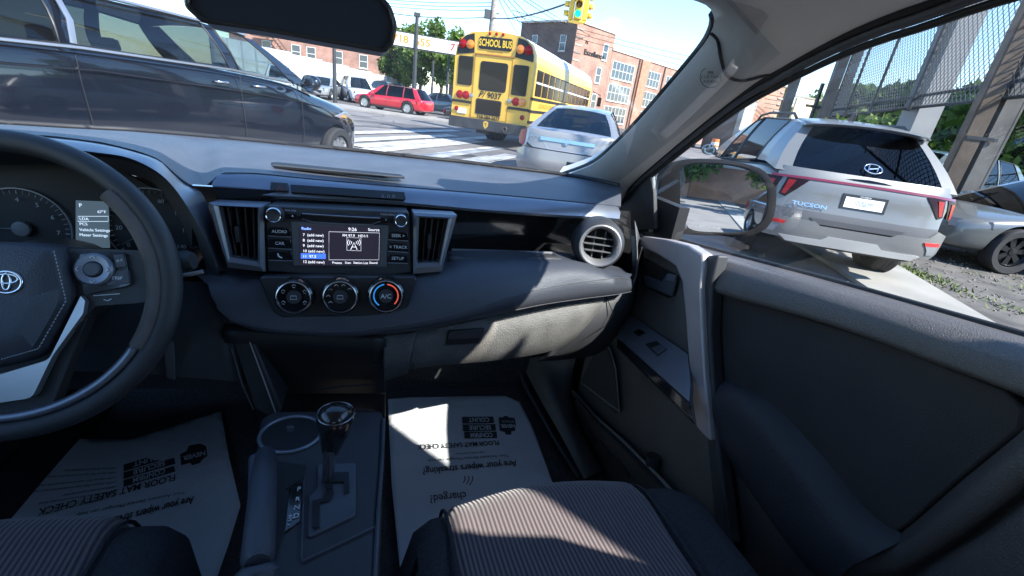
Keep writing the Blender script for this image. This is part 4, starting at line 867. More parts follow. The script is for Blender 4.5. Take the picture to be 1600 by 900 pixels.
# left side of the car, rear end
mb = MB()
mb.box((-.80, .1, .78), (.06, 2.5, .74)); mb.box((-.80, -1.6, .78), (.06, 1.6, .80)); mb.box((.80, -1.2, .80), (.06, 1.8, .84)); mb.box((0, -2.2, .8), (1.6, .08, .75))
for sx in (-1, 1):
    for y in ((-.18 if sx < 0 else -.27), -1.2, -2.05): mb.prism([(sx*.77, y-.06, 1.16), (sx*.77, y+.06, 1.16), (sx*.645, y+.05, 1.6), (sx*.645, y-.07, 1.6)], (sx*.03, 0, 0))
    mb.prism([(sx*.66, .5, 1.612), (sx*.66, -2.1, 1.60), (sx*.63, -2.1, 1.63), (sx*.63, .5, 1.63)], (sx*.03, 0, 0))
mb.prism([(-.78, 1.15, 1.13), (-.78, 1.03, 1.17), (-.66, .5, 1.57), (-.64, .55, 1.6)], (.05, 0, 0))
mb.box((0, 1.6, .75), (1.5, .1, .8)); mb.build('body_shell', body_paint, car)
hd_ = []
for y, z in ((1.33, 1.12), (1.6, 1.10), (2.0, 1.05), (2.25, .92), (2.32, .7)): hd_.append([V((x, y-.12*abs(x)**2, z-.06*abs(x/.8)**3)) for x in [-.8+.16*i for i in range(11)]])
mb = MB(); mb.grid(hd_); mb.build('bonnet', body_paint, car, smooth=50)
# rear-view mirror
rp = (P(455, 30, Y=.50), V((0.05, -1, .12)).normalized())
mo = rounded(pp(rp, (270, -70), (300, -45), (293, 10), (318, 33), (400, 44), (600, 80), (612, 68), (617, 40), (608, 12), (585, -12), (560, -60)), .25, 5)
rm = plate('rear_view_mirror', mo, rp[1], .03, mat('mirror_back', (.03, .045, .075), .4), car, bevel=.008)
for md in rm.modifiers: md.segments = 4
mb = MB(); mb.tube([p-rp[1].normalized()*(-.002) for p in mo], .0022, 6, closed=True); mb.build('mirror_bezel', mat('bezel_dark', (.05, .055, .065), .35), rm, smooth=60)
mb = MB(); mb.tube([P(450, -30, Y=.53), P(450, -80, Y=.60)], .012, 10); mb.build('mirror_stem', plastic_dk, rm, smooth=50)
# ================================================================== ground and street
asphalt = mat('asphalt', (.165, .15, .14), .85, noise=(.9, .28), bump=(60, .6))
asph2 = mat('yard_asphalt', (.10, .09, .08), .9, noise=(2.5, .45), bump=(45, 1.0))
concrete = mat('concrete', (.27, .255, .23), .85, noise=(1.6, .18), bump=(60, .4))
roadpaint = mat('road_paint', (.42, .41, .39), .75, noise=(2.2, .45))
def gpoly(name, pts, z, m, kind='structure', thick=0):
    mb = MB()
    if thick: mb.prism([V((x, y, z)) for x, y in pts], (0, 0, -thick))
    else: mb.add([V((x, y, z)) for x, y in pts], [tuple(range(len(pts)))])
    o = mb.build(name, m); o['kind'] = kind; return o
gpoly('ground', [(-700, -700), (700, -700), (700, 700), (-700, 700)], 0, asph2)
gpoly('road', [(-80, -60), (2.42, -60), (2.42, -1.6), (4.8, 2.5), (5.7, 4.3), (6.7, 6.7), (12, 18), (70, 55), (70, 62), (14, 30), (-6, 28), (-80, 28)], .004, asphalt)
gpoly('sidewalk', [(2.4, -60), (2.4, -1.6), (4.75, 2.5), (5.6, 4.2), (6.6, 6.6), (9.5, 11.2), (10.6, 10.5), (7.9, 6.1), (6.72, 4.0), (5.85, 2.65), (3.5, -1.2), (3.4, -60)], .05, concrete, thick=.1)
gpoly('far_sidewalk', [(-80, 27.2), (-3, 27.2), (13.5, 25.3), (14.8, 28), (-3, 31.5), (-80, 31.5)], .07, concrete, thick=.1)
def dirv(az): return V((math.sin(R_(az)), math.cos(R_(az)), 0))
d31 = dirv(33); n31 = V((d31.y, -d31.x, 0))
bar0 = None
for k, (px, py, L0, L1) in enumerate(((735, 236, -3.2, 2.6), (755, 251, -2.6, 2.4), (650, 229, -3.0, 4.6), (700, 219, -5.0, 5), (620, 216, -4.5, 4), (640, 206, -5, 4), (600, 207, -5, 4), (690, 262, -2.5, 3.2))):
    c = P(px, py, Z=.012); w_ = .26
    q = [c+d31*L0-n31*w_, c+d31*L1-n31*w_, c+d31*L1+n31*w_, c+d31*L0+n31*w_]
    o = gpoly('crosswalk_stripe', [(p.x, p.y) for p in q], .012+.003*k, roadpaint)
patch = mat('asphalt_patch', (.085, .08, .078), .9, noise=(3, .3), bump=(60, .6)); stain = mat('oil_stain', (.07, .066, .064), .7, noise=(2, .3))
for k, (cx, cy, a_, b_, rz_) in enumerate(((1.5, 20.5, 2.6, .9, .3), (-3.5, 23, 3.2, .5, -.1), (5.5, 24.5, 2.2, 1.1, .6), (.6, 13.2, .5, .3, 0), (2.2, 12.0, .35, .25, 1), (-.5, 17.5, 1.2, .18, .5))):
    n_p = 14; gpoly('road_patch', [(cx+math.cos(rz_)*a_*math.cos(t)*(1+.12*random.random())-math.sin(rz_)*b_*math.sin(t), cy+math.sin(rz_)*a_*math.cos(t)+math.cos(rz_)*b_*math.sin(t)*(1+.2*random.random())) for t in [6.283*i/n_p for i in range(n_p)]], .007+.0004*k, patch if k < 3 else stain)
mb = MB()
for k in range(9):
    p = V((random.uniform(-5, 6), random.uniform(11, 25), .0095)); d = V((random.uniform(-1, 1), random.uniform(-.4, .8), 0)).normalized(); pts = [p]
    for i in range(12): d = (d+V((random.uniform(-.3, .3), random.uniform(-.3, .3), 0))).normalized(); pts.append(pts[-1]+d*.35)
    for a, b in zip(pts, pts[1:]):
        q = V((-(b-a).y, (b-a).x, 0)).normalized()*.022; mb.add([a-q, b-q, b+q, a+q], [(0, 1, 2, 3)])
o = mb.build('road_cracks', MATS['oil_stain']); o['kind'] = 'structure'
gpoly('lane_line', [(-1.55, -20), (-1.43, -20), (-1.43, 6), (-1.55, 6)], .012, roadpaint)
mb = MB()
weed = mat('weeds', (.13, .17, .04), .7, noise=(5, .4))
for cx, cy, n_w, sp_ in ((6.85, 3.95, 420, .30), (7.0, 4.6, 200, .4), (6.75, 2.9, 90, .3), (8.3, 3.3, 80, .4), (8.8, 2.6, 60, .4), (12.5, 12, 200, 1.2)):
    for i in range(n_w):
        x = cx+random.gauss(0, sp_*.5); y = cy+random.gauss(0, sp_); a = random.random()*6.28; h = random.uniform(.01, .06); d = V((math.cos(a), math.sin(a), 0))*.012
        p = V((x, y, 0)); t = p+V((random.uniform(-.05, .05), random.uniform(-.05, .05), h)); mb.add([p-d, p+d, t], [(0, 1, 2)])
o = mb.build('weeds', weed); tag(o, 'patches of low green weeds along the edge of the sidewalk', 'weeds', kind='stuff')
mb = MB()
for i in range(1500):
    x = random.uniform(6.4, 11); y = random.uniform(0, 5.5); s_ = random.uniform(.008, .025)
    if x < 6.5+.3*y*.5: pass
    mb.box((x, y, s_*.3), (s_, s_*random.uniform(.7, 1.2), s_*.7), Matrix.Rotation(random.random()*3, 3, 'Z'))
o = mb.build('gravel', mat('gravel', (.28, .25, .21), .9, noise=(30, .4))); tag(o, 'loose gravel and grit strewn over the broken asphalt', 'gravel', kind='stuff')

# ================================================================== vehicles
tyre_m = mat('tyre_rubber', (.022, .022, .023), .8, noise=(20, .2)); rim_m = mat('alloy_rim', (.55, .56, .58), .28, metal=.85)
rim_dark = mat('dark_rim', (.035, .036, .038), .3, metal=.6)
cglass = glass('tinted_glass', (.16, .19, .20)); cglass_l = glass('car_glass', (.52, .60, .60)); cglass_d = glass('privacy_glass', (.05, .06, .07), .6)
chrome2 = MATS['chrome']; blacktrim = mat('black_trim', (.018, .018, .019), .45)
lamp_red = mat('lamp_red', (.30, .006, .010), .2, spec=.3); lamp_clear = mat('lamp_clear', (.30, .31, .33), .12, metal=.4, coat=.6); lamp_amber = mat('lamp_amber', (.75, .22, .02), .2, coat=1)
seat_m = mat('car_seat_grey', (.06, .06, .065), .8)
def wheel(parent, c, r, w_, side, m=None, spokes=5, twin=False):
    """side = +1 right, -1 left; axis along x"""
    m = m or rim_m; mb = MB(); ri = r*.66
    mb.lathe(c, (side, 0, 0), [(ri, -w_*.35), (ri*.98, w_*.30), (ri*.92, w_*.36), (ri*.88, w_*.30), (ri*.86, w_*.1), (ri*.84, -w_*.1), (0, -w_*.12)], 36)
    for k in range(spokes):
        a = 2*math.pi*k/spokes+.3; d = V((0, math.cos(a), math.sin(a))); e = V((0, -math.sin(a), math.cos(a))); c0 = V(c)+V((side*w_*.25, 0, 0))
        for s_ in ((-.10, .10),):
            mb.prism([c0+d*r*.08+e*r*s_[0]*.8, c0+d*ri*.93+e*r*s_[0]*1.3, c0+d*ri*.93+e*r*s_[1]*1.3, c0+d*r*.08+e*r*s_[1]*.8], (-side*.03, 0, 0))
    mb.lathe(V(c)+V((side*w_*.2, 0, 0)), (side, 0, 0), [(r*.17, 0), (r*.16, w_*.1), (0, w_*.12)], 16)
    wh = mb.build('wheel', m, parent, smooth=35)
    mb = MB(); mb.lathe(c, (side, 0, 0), [(ri, w_*.36), (ri*1.04, w_*.47), (r*.93, w_*.5), (r*.985, w_*.42), (r, w_*.33), (r, w_*.12), (r*.985, w_*.11), (r*.985, w_*.09), (r, w_*.08), (r, -w_*.08), (r*.985, -w_*.09), (r*.985, -w_*.11), (r, -w_*.12), (r, -w_*.33), (r*.985, -w_*.42), (r*.93, -w_*.5), (ri, -w_*.5)], 48)
    ty = mb.build('tyre', tyre_m, wh, smooth=40); return wh

def body_mesh(name, st, m, parent, wheels, wr, arch_w=.34, sub=2, dark=None):
    """st: stations (y, hw, zb, zs, zc[, zmid_bulge])"""
    rows = []
    for q in st:
        y, hw, zb, zs, zc = q[:5]; h = zs-zb
        half = [(0, zb), (hw*.80, zb), (hw*.955, zb+min(.07, h*.2)), (hw*.99, zb+h*.30), (hw, zb+h*.62), (hw*.985, zs-h*.14), (hw*.955, zs-.01), (hw*.88, zs+(zc-zs)*.45), (hw*.5, zs+(zc-zs)*.9), (0, zc)]
        rows.append([V((x, y, z)) for x, z in half]+[V((-x, y, z)) for x, z in half[-2:0:-1]])
    mb = MB(); mb.grid(rows, closed=True); n = len(rows[0])
    mb.add(rows[0], [tuple(range(n))]); mb.add(rows[-1], [tuple(range(n))])
    o = mb.build(name, m, None, clean=True, sub=sub)
    cut = MB()
    for (wx, wy, wz) in wheels:
        s_ = 1 if wx > 0 else -1; cut.lathe((wx-s_*arch_w*.75, wy, wz), (s_, 0, 0), [(wr*1.14, 0), (wr*1.14, arch_w*1.4)], 40, cap=True)
    co = cut.build('cutter', dark or blacktrim)
    o.data.materials.append(dark or blacktrim)
    for p in co.data.polygons: p.material_index = 1
    co.data.materials.clear(); co.data.materials.append(m); co.data.materials.append(dark or blacktrim)
    b = o.modifiers.new('b', 'BOOLEAN'); b.operation = 'DIFFERENCE'; b.object = co; b.solver = 'EXACT'; b.material_mode = 'INDEX'
    bpy.context.view_layer.update(); dg = bpy.context.evaluated_depsgraph_get()
    me = bpy.data.meshes.new_from_object(o.evaluated_get(dg)); o.modifiers.clear(); o.data = me
    bpy.data.objects.remove(co)
    for p in me.polygons: p.use_smooth = True
    me.set_sharp_from_angle(angle=R_(32)); o.parent = parent; return o

def cabin(parent, cols, wb, wt, m, gl, front=None, rear=None, crown=.05, bulge=.02, roof_name='roof', taper=None, glname='side_window'):
    """cols: (yb, zb, yt, zt, kind) from rear to front; kind of the panel after this column: 'g' or 'p'"""
    K = 5
    def side(i, s_):
        yb, zb, yt, zt = cols[i][:4]; tb, tt = (wb, wt)
        if taper: tb, tt = wb*taper[i], wt*taper[i]
        out = []
        for k in range(K+1):
            t = k/K; out.append(V((s_*(tb+(tt-tb)*t+bulge*math.sin(math.pi*t)), yb+(yt-yb)*t, zb+(zt-zb)*t)))
        return out
    mb = MB()
    for s_ in (-1, 1):
        for i in range(len(cols)-1):
            A, B = side(i, s_), side(i+1, s_)
            if cols[i][4] == 'p': mb.grid([A, B])
            else:
                nm = glname; g = gl[i] if isinstance(gl, dict) and i in gl else (gl if not isinstance(gl, dict) else gl['d'])
                mg = MB(); mg.grid([A, B]); mg.build(nm, g, parent, smooth=40)
                fr = MB(); fr.tube([p+V((s_*.003, 0, 0)) for p in A]+[p+V((s_*.003, 0, 0)) for p in B[::-1]], .010, 6, closed=True); fr.build('window_trim', blacktrim, parent, smooth=60)
    tops = [(side(i, -1)[-1], side(i, 1)[-1]) for i in range(len(cols))]
    rows = []
    for a, b in tops:
        rows.append([V((a.x+(b.x-a.x)*t, a.y, a.z+crown*(1-(abs(2*t-1))**2.2))) for t in [j/12 for j in range(13)]])
    mb.grid(rows)
    for (i, nm) in ((0, rear), (len(cols)-1, front)):
        if not nm: continue
        A, B = side(i, -1), side(i, 1); rr = []
        out = -1 if i == 0 else 1
        for k in range(K+1):
            t = k/K; a, b = A[k], B[k]
            rr.append([V((a.x+(b.x-a.x)*u, a.y+out*.12*(1-(2*u-1)**2)*(1-t*.6), a.z+(crown*(1-abs(2*u-1)**2.2))*t)) for u in [j/12 for j in range(13)]])
        e = 1
        mb.grid([r[:2] for r in rr]); mb.grid([r[-2:] for r in rr])
        mg = MB(); mg.grid([r[1:-1] for r in rr]); mg.build(nm[0], nm[1], parent, smooth=50)
        if i == 0:
            pass
    return mb.build(roof_name, m, parent, smooth=40)

def seats_in(parent, rows_, x=.38, m=None):
    for y, z in rows_:
        for s_ in (-1, 1):
            mb = MB(); mb.tube([(s_*x, y+.05, z-.35), (s_*x, y, z), (s_*x, y-.04, z+.22), (s_*x, y-.06, z+.25)], [.22, .24, .20, .12], 12, flat=.35, upv=(0, 1, 0)); mb.tube([(s_*x, y-.07, z+.27), (s_*x, y-.08, z+.34), (s_*x, y-.09, z+.42), (s_*x, y-.09, z+.44)], [.08, .13, .12, .06], 12, flat=.5, upv=(0, 1, 0)); mb.build('seat', m or seat_m, parent, smooth=60)
def mirror(parent, x, y, z, s_, m, sc=1):
    mb = MB(); mb.sphere((x+s_*.13*sc, y, z+.05), (.12*sc, .075*sc, .085*sc), 14, 10); mb.tube([(x-s_*.02, y+.03, z), (x+s_*.08, y+.01, z+.02)], .03, 8); o = mb.build('side_mirror', m, parent, smooth=60)
    mb = MB(); mb.lathe((x+s_*.13*sc, y-.062*sc, z+.05), (0, -1, 0), [(.085*sc, 0), (0, .002)], 20); mb.build('mirror_glass', MATS['mirror_silver'], o); return o
def handle(parent, x, y, z, s_, m=None):
    mb = MB(); mb.tube([(x-s_*.01, y-.09, z), (x+s_*.025, y-.07, z), (x+s_*.03, y, z+.003), (x+s_*.025, y+.07, z), (x-s_*.01, y+.09, z)], [.010, .013, .013, .013, .010], 8); return mb.build('door_handle', m or chrome2, parent, smooth=60)

# ---- dark blue minivan on the left
van_p = mat('van_paint', (.006, .009, .016), .10, metal=.25, coat=1)
fw22 = dirv(22)
van = empty('minivan', (-2.43, 6.66, 0), -R_(29)); tag(van, 'dark blue minivan filling the left of the windscreen, reflecting the street', 'minivan')
VW = [(s_*.93, y, .345) for s_ in (-1, 1) for y in (2.0, -1.6)]
body_mesh('body', [(-2.85, .55, .45, 1.10, 1.12), (-2.78, .90, .32, 1.28, 1.30), (-2.4, .985, .24, 1.36, 1.38), (-1.6, 1.0, .22, 1.37, 1.39), (-.4, 1.0, .20, 1.34, 1.36), (.6, 1.0, .20, 1.29, 1.30), (1.15, .995, .20, 1.22, 1.26), (1.55, .985, .20, 1.08, 1.22), (2.1, .97, .20, .98, 1.14), (2.6, .92, .20, .86, 1.02), (2.86, .78, .22, .74, .90), (2.95, .50, .30, .66, .76)], van_p, van, VW, .345)
cabin(van, [(-2.68, 1.30, -2.40, 1.66, 'p'), (-2.50, 1.33, -2.30, 1.70, 'g'), (-1.62, 1.37, -1.58, 1.75, 'p'), (-1.50, 1.37, -1.46, 1.76, 'g'), (.02, 1.345, -.12, 1.76, 'p'), (.16, 1.335, .02, 1.755, 'g'), (1.02, 1.27, .48, 1.71, 'p'), (1.55, 1.16, .62, 1.70, 'p')], .955, .76, van_p, {'d': cglass, 1: cglass_d, 3: cglass, 5: cglass_l}, front=('windscreen', cglass_l), rear=('rear_window', cglass_d), crown=.06, bulge=.045)
seats_in(van, ((-1.3, 1.05), (-.1, 1.05)), .42)
for c in VW: wheel(van, c, .345, .235, 1 if c[0] > 0 else -1, rim_m, 10)
mirror(van, 1.0, 1.18, 1.25, 1, van_p, 1.15); mirror(van, -1.0, 1.18, 1.25, -1, van_p, 1.15)
handle(van, 1.0, .22-.35, 1.20, 1); handle(van, 1.0, .42, 1.19, 1)
mb = MB(); mb.tube([(1.003, -2.3, 1.335), (1.012, -1.5, 1.355), (1.012, .0, 1.335), (1.005, .95, 1.27)], .014, 6); mb.build('belt_moulding', mat('bright_moulding', (.42, .43, .45), .3, metal=.8), van, smooth=60)
mb = MB(); mb.tube([(1.008, -1.55, 1.38), (.99, -1.53, 1.55), (.84, -1.49, 1.72)], .028, 6, flat=.3); mb.build('pillar_moulding', MATS['bright_moulding'], van, smooth=60)
mb = MB(); mb.tube([(.80, -2.2, 1.73), (.81, -1, 1.785), (.80, .1, 1.77), (.77, .5, 1.73)], .016, 6); mb.build('roof_rail', MATS['bright_moulding'], van, smooth=60)
for yy in (-1.55, .12, 1.16):
    mb = MB(); mb.tube([(1.0015, yy, 1.30), (1.004, yy, 1.1), (1.004, yy+.02, .8), (.995, yy+.04, .4)], .004, 4); mb.build('door_seam', blacktrim, van)
mb = MB(); mb.tube([(1.0, -2.6, 1.18), (1.006, -1.4, 1.20), (1.004, .0, 1.13), (.998, 1.0, 1.06), (.985, 1.7, .98)], .008, 5); mb.build('body_crease', van_p, van, smooth=60)
mb = MB(); mb.prism([(.955, 2.25, .80), (.985, 1.95, .86), (.93, 2.30, .92), (.86, 2.62, .86), (.86, 2.66, .74)], (-.10, 0, .015)); mb.build('headlight', lamp_clear, van, bevel=.01)
mb = MB(); mb.prism([(.972, 2.16, .845), (.965, 2.28, .83), (.955, 2.28, .87), (.965, 2.18, .875)], (-.05, 0, .0)); mb.build('side_marker', lamp_amber, van, bevel=.004)

# ---- silver hatch-backed SUV ahead on the right
silv = mat('silver_paint', (.165, .164, .16), .36, metal=.2, coat=.5); tuc_dark = mat('grey_cladding', (.09, .09, .095), .5)
suv = empty('parked_suv', (5.98, 5.57, 0), -R_(27)); suv.scale = (1.02, 1.02, 1.02); tag(suv, 'silver SUV seen from behind, with a full-width red light bar and white plate', 'suv')
SW = [(s_*.80, y, .36) for s_ in (-1, 1) for y in (1.37, -1.31)]
body_mesh('body', [(-2.12, .45, .46, .86, .88), (-2.08, .72, .40, 1.00, 1.04), (-1.90, .86, .38, 1.06, 1.10), (-1.6, .925, .36, 1.10, 1.12), (-1.25, .935, .32, 1.08, 1.10), (-.4, .925, .26, 1.03, 1.05), (.6, .925, .26, 1.00, 1.02), (1.0, .925, .26, .99, 1.06), (1.5, .925, .26, .93, 1.04), (2.0, .86, .26, .82, .95), (2.2, .70, .28, .72, .84), (2.26, .4, .36, .62, .72)], silv, suv, SW, .36)
cabin(suv, [(-2.03, 1.08, -1.62, 1.545, 'p'), (-1.62, 1.13, -1.40, 1.585, 'p'), (-1.28, 1.12, -1.22, 1.61, 'g'), (-.32, 1.04, -.22, 1.635, 'p'), (-.26, 1.04, -.17, 1.635, 'g'), (.55, 1.00, .20, 1.585, 'p'), (1.25, 1.00, .35, 1.56, 'p')], .885, .62, silv, cglass_d, front=('windscreen', cglass), rear=('rear_window', cglass_d), crown=.045, bulge=.035)
seats_in(suv, ((-.9, .95), (.1, .95)), .36)
for c in SW: wheel(suv, c, .36, .245, 1 if c[0] > 0 else -1, rim_dark, 5)
mirror(suv, -.93, .72, 1.03, -1, silv); mirror(suv, .93, .72, 1.03, 1, silv)
# rear face: u across, z up -> y
def rear_y(u, z):
    zz = [(.30, -2.20), (.5, -2.235), (.68, -2.225), (.80, -2.19), (1.0, -2.165), (1.10, -2.12), (1.18, -2.07), (1.54, -1.72)]
    for (a, ya), (b, yb) in zip(zz, zz[1:]):
        if z <= b: y = ya+(yb-ya)*(z-a)/(b-a); break
    else: y = zz[-1][1]
    if z < zz[0][0]: y = zz[0][1]
    return y+.20*abs(u/.95)**4.5
def rp_(u, z, o_=0): return V((u, rear_y(u, z)-o_, z))
def rear_patch(name, poly, m, parent, o_=.004, th=.03, step=.06, smooth=40):
    """polygon in (u, z) mapped on the rear face"""
    bm = bmesh.new(); bm.faces.new([bm.verts.new((u, 0, z)) for u, z in poly])
    us = [p[0] for p in poly]; zs = [p[1] for p in poly]
    for lo_, hi_, nn in ((min(us), max(us), V((1, 0, 0))), (min(zs), max(zs), V((0, 0, 1)))):
        k = math.ceil(lo_/step)*step
        while k < hi_:
            if k > lo_+1e-4: bmesh.ops.bisect_plane(bm, geom=bm.verts[:]+bm.edges[:]+bm.faces[:], plane_co=nn*k, plane_no=nn)
            k += step
    for v in bm.verts: v.co = rp_(v.co.x, v.co.z, o_)
    me = bpy.data.meshes.new(name)
    r = bmesh.ops.extrude_face_region(bm, geom=bm.faces[:])
    for v in r['geom']:
        if isinstance(v, bmesh.types.BMVert): v.co.y += th
    bmesh.ops.recalc_face_normals(bm, faces=bm.faces); bm.to_mesh(me); bm.free(); return link(name, me, m, parent, smooth)
hatch = [(-.72, .60), (.72, .60), (.80, .70), (.84, 1.04), (.80, 1.13), (-.80, 1.13), (-.84, 1.04), (-.80, .70)]
tg = rear_patch('tailgate', hatch, silv, suv, .012)
bp2 = rear_patch('bumper', [(-.90, .46), (-.84, .40), (.84, .40), (.90, .46), (.935, .66), (.80, .70), (.70, .62), (.40, .62), (.34, .585), (-.34, .585), (-.40, .62), (-.70, .62), (-.80, .70), (-.935, .66)], silv, suv, .035, .06)
rear_patch('lower_cladding', [(-.70, .605), (.70, .605), (.78, .66), (.795, .72), (-.795, .72), (-.78, .66)], tuc_dark, suv, .016)
rear_patch('skid_plate', [(-.62, .375), (.62, .375), (.70, .43), (.30, .44), (.24, .49), (-.24, .49), (-.30, .44), (-.70, .43)], mat('skid_silver', (.55, .55, .54), .35, metal=.6), suv, .055, .06)
rear_patch('diffuser', [(-.60, .35), (.60, .35), (.70, .39), (-.70, .39)], blacktrim, suv, .02)
rear_patch('tailgate_recess', [(-.40, .60), (.40, .60), (.46, .655), (-.46, .655)], mat('recess_grey', (.06, .06, .065), .5), suv, .022, .02)
bar_p = [(-.90, 1.035), (-.60, 1.050), (0, 1.055), (.60, 1.050), (.90, 1.035), (.90, 1.012), (.60, 1.027), (0, 1.032), (-.60, 1.027), (-.90, 1.012)]
rear_patch('light_bar', bar_p, mat('bar_red', (.16, .008, .02), .15, coat=1), suv, .022)
smoke = mat('smoked_lens', (.02, .008, .010), .25, spec=.15)
for s_ in (-1, 1):
    for q in ([(.56, 1.02), (.76, 1.02), (.80, .84), (.74, .82)], [(.80, 1.02), (.935, 1.01), (.935, .80), (.86, .83)]):
        t = rear_patch('tail_light', [(s_*u, z) for u, z in q], smoke, suv, .020, .04)
    rear_patch('lamp_claw', [(s_*u, z) for u, z in ((.68, 1.00), (.75, 1.00), (.78, .85), (.745, .85))], lamp_red, t, .024, .02)
    rear_patch('lamp_claw', [(s_*u, z) for u, z in ((.86, .98), (.91, .98), (.925, .83), (.89, .83))], lamp_red, t, .026, .02)
    f = rear_patch('fog_lamp', [(s_*u, z) for u, z in ((.68, .575), (.87, .575), (.86, .50), (.84, .45), (.76, .45), (.74, .50))], lamp_clear, suv, .045)
    rear_patch('reflector', [(s_*u, z) for u, z in ((.675, .583), (.875, .583), (.872, .548), (.70, .548))], mat('reflector_red', (.6, .02, .02), .2, coat=.6), f, .049, .02)
pf = rear_patch('plate_frame', [(-.215, .795), (.215, .795), (.215, .945), (-.215, .945)], blacktrim, suv, .020, .02)
rear_patch('licence_plate', [(-.185, .812), (.185, .812), (.185, .918), (-.185, .918)], mat('plate_white', (.78, .79, .78), .4), pf, .024, .01)
def rtext(s, u, z, size, m, parent, o_, **k):
    c = rp_(u, z, o_); t = (rp_(u, z+.03, o_)-rp_(u, z-.03, o_)); return text('lettering', s, size, c, rp_(u+.12, z, o_)-rp_(u-.12, z, o_), t, m, parent, align='CENTER', **k)
rtext('HYUNDAI', 0, .932, .024, white_ink, pf, .0215); rtext('QUEENS', 0, .872, .05, grey_ink, pf, .0255); rtext('HYUNDAI', 0, .845, .022, grey_ink, pf, .0255)
rtext('TUCSON', -.50, .775, .055, chrome2, tg, .028, bold=.001, sx=1.5)
mb = MB()
ec = [rp_(.085*math.cos(t/24*6.283)+0.02, 1.215+.043*math.sin(t/24*6.283), .03) for t in range(24)]; mb.tube(ec, .0065, 8, closed=True)
for s_ in (-1, 1): mb.tube([rp_(.02+s_*.045+.012, 1.245, .03), rp_(.02+s_*.04-.012, 1.187, .03)], .007, 6)
mb.tube([rp_(-.02, 1.208, .03), rp_(.06, 1.222, .03)], .007, 6)
mb.build('emblem', chrome2, suv, smooth=60)
# spoiler, fin, rails, wiper
mb = MB(); rr = []
for y, z in ((-1.50, 1.63), (-1.72, 1.60), (-1.83, 1.575), (-1.80, 1.555), (-1.60, 1.55)): rr.append([V((.62*t, y+.12*abs(t)**3, z+.035*(1-abs(t)**2.2))) for t in [-1+j/8 for j in range(17)]])
mb.grid(rr); mb.build('spoiler', silv, suv, smooth=50, solid=.008)
mb = MB(); mb.prism([(-.012, -1.30, 1.67), (-.012, -1.12, 1.675), (-.012, -1.27, 1.76), (-.012, -1.31, 1.755)], (.024, 0, 0)); mb.build('antenna_fin', blacktrim, suv, bevel=.006)
for s_ in (-1, 1):
    mb = MB(); mb.tube([(s_*.60, -1.30, 1.63), (s_*.60, -1.18, 1.685), (s_*.605, -.3, 1.70), (s_*.60, .1, 1.67), (s_*.60, .2, 1.61)], .016, 8); mb.build('roof_rail', blacktrim, suv, smooth=60)
mb = MB(); mb.prism([(-.70, -1.935, 1.19), (-.80, -1.86, 1.19), (-.665, -1.60, 1.50), (-.60, -1.64, 1.50)], (0, -.012, .004)); mb.prism([(.70, -1.935, 1.19), (.80, -1.86, 1.19), (.665, -1.60, 1.50), (.60, -1.64, 1.50)], (0, -.012, .004)); mb.build('window_surround', gloss, suv, bevel=.003)

# ---- silver sedan ahead
sed_p = mat('pale_silver_paint', (.29, .285, .28), .3, metal=.12, coat=.8)
sed = empty('sedan', (4.46, 9.97, 0), -R_(29.2)); sed.scale = (.98, .98, .98); tag(sed, 'pale silver sedan seen from behind, right beside the school bus', 'sedan')
DW = [(s_*.82, y, .35) for s_ in (-1, 1) for y in (1.55, -1.35)]
body_mesh('body', [(-2.50, .50, .34, .78, .80), (-2.46, .74, .26, .96, 1.0), (-2.25, .90, .24, 1.05, 1.10), (-2.0, .955, .24, 1.06, 1.11), (-1.4, .965, .24, 1.02, 1.05), (-.4, .965, .22, .97, .99), (.7, .965, .22, .94, .98), (1.5, .96, .22, .90, 1.0), (2.2, .90, .22, .80, .90), (2.5, .75, .24, .70, .80), (2.6, .45, .3, .62, .7)], sed_p, sed, DW, .35)
cabin(sed, [(-1.95, 1.06, -1.15, 1.44, 'p'), (-1.45, 1.05, -1.0, 1.47, 'g'), (-.42, .98, -.38, 1.53, 'p'), (-.34, .98, -.30, 1.53, 'g'), (.55, .95, .05, 1.49, 'p'), (1.1, .97, .22, 1.47, 'p')], .88, .60, sed_p, cglass, front=('windscreen', cglass), rear=('rear_window', glass('rear_tint', (.12, .15, .17))), crown=.045, bulge=.03)
seats_in(sed, ((-1.0, .82), (-.05, .85)), .36)
for c in DW: wheel(sed, c, .35, .235, 1 if c[0] > 0 else -1)
_sv = rear_y
def rear_y(u, z):
    zz = [(.25, -2.58), (.5, -2.645), (.72, -2.62), (.80, -2.60), (1.04, -2.565), (1.10, -2.50), (1.2, -2.3)]
    y = zz[-1][1]
    for (a, ya), (b, yb) in zip(zz, zz[1:]):
        if z <= b: y = ya+(yb-ya)*(z-a)/(b-a); break
    return y+.30*abs(u/.98)**4
bt_ = rear_patch('boot_lid', [(-.62, .74), (.62, .74), (.78, .82), (.78, 1.06), (-.78, 1.06), (-.78, .82)], sed_p, sed, .012)
rear_patch('plate_recess', [(-.34, .74), (.34, .74), (.48, .90), (-.48, .90)], mat('recess_silver', (.40, .40, .42), .4, metal=.4), bt_, .014, .01)
rear_patch('recess_floor', [(-.30, .765), (.30, .765), (.40, .875), (-.40, .875)], sed_p, bt_, .0165, .01)
cb = rear_patch('chrome_bar', [(-.50, .885), (.50, .885), (.50, .945), (-.50, .945)], mat('bar_chrome', (.55, .58, .62), .15, metal=1), sed, .03, .03)
mb = MB(); mb.tube([rp_(.045*math.cos(t/16*6.283), .915+.055*math.sin(t/16*6.283), .04) for t in range(16)], .007, 6, closed=True); mb.tube([rp_(0, .865, .04), rp_(0, .965, .04)], .006, 6); mb.build('emblem', chrome2, cb, smooth=60)
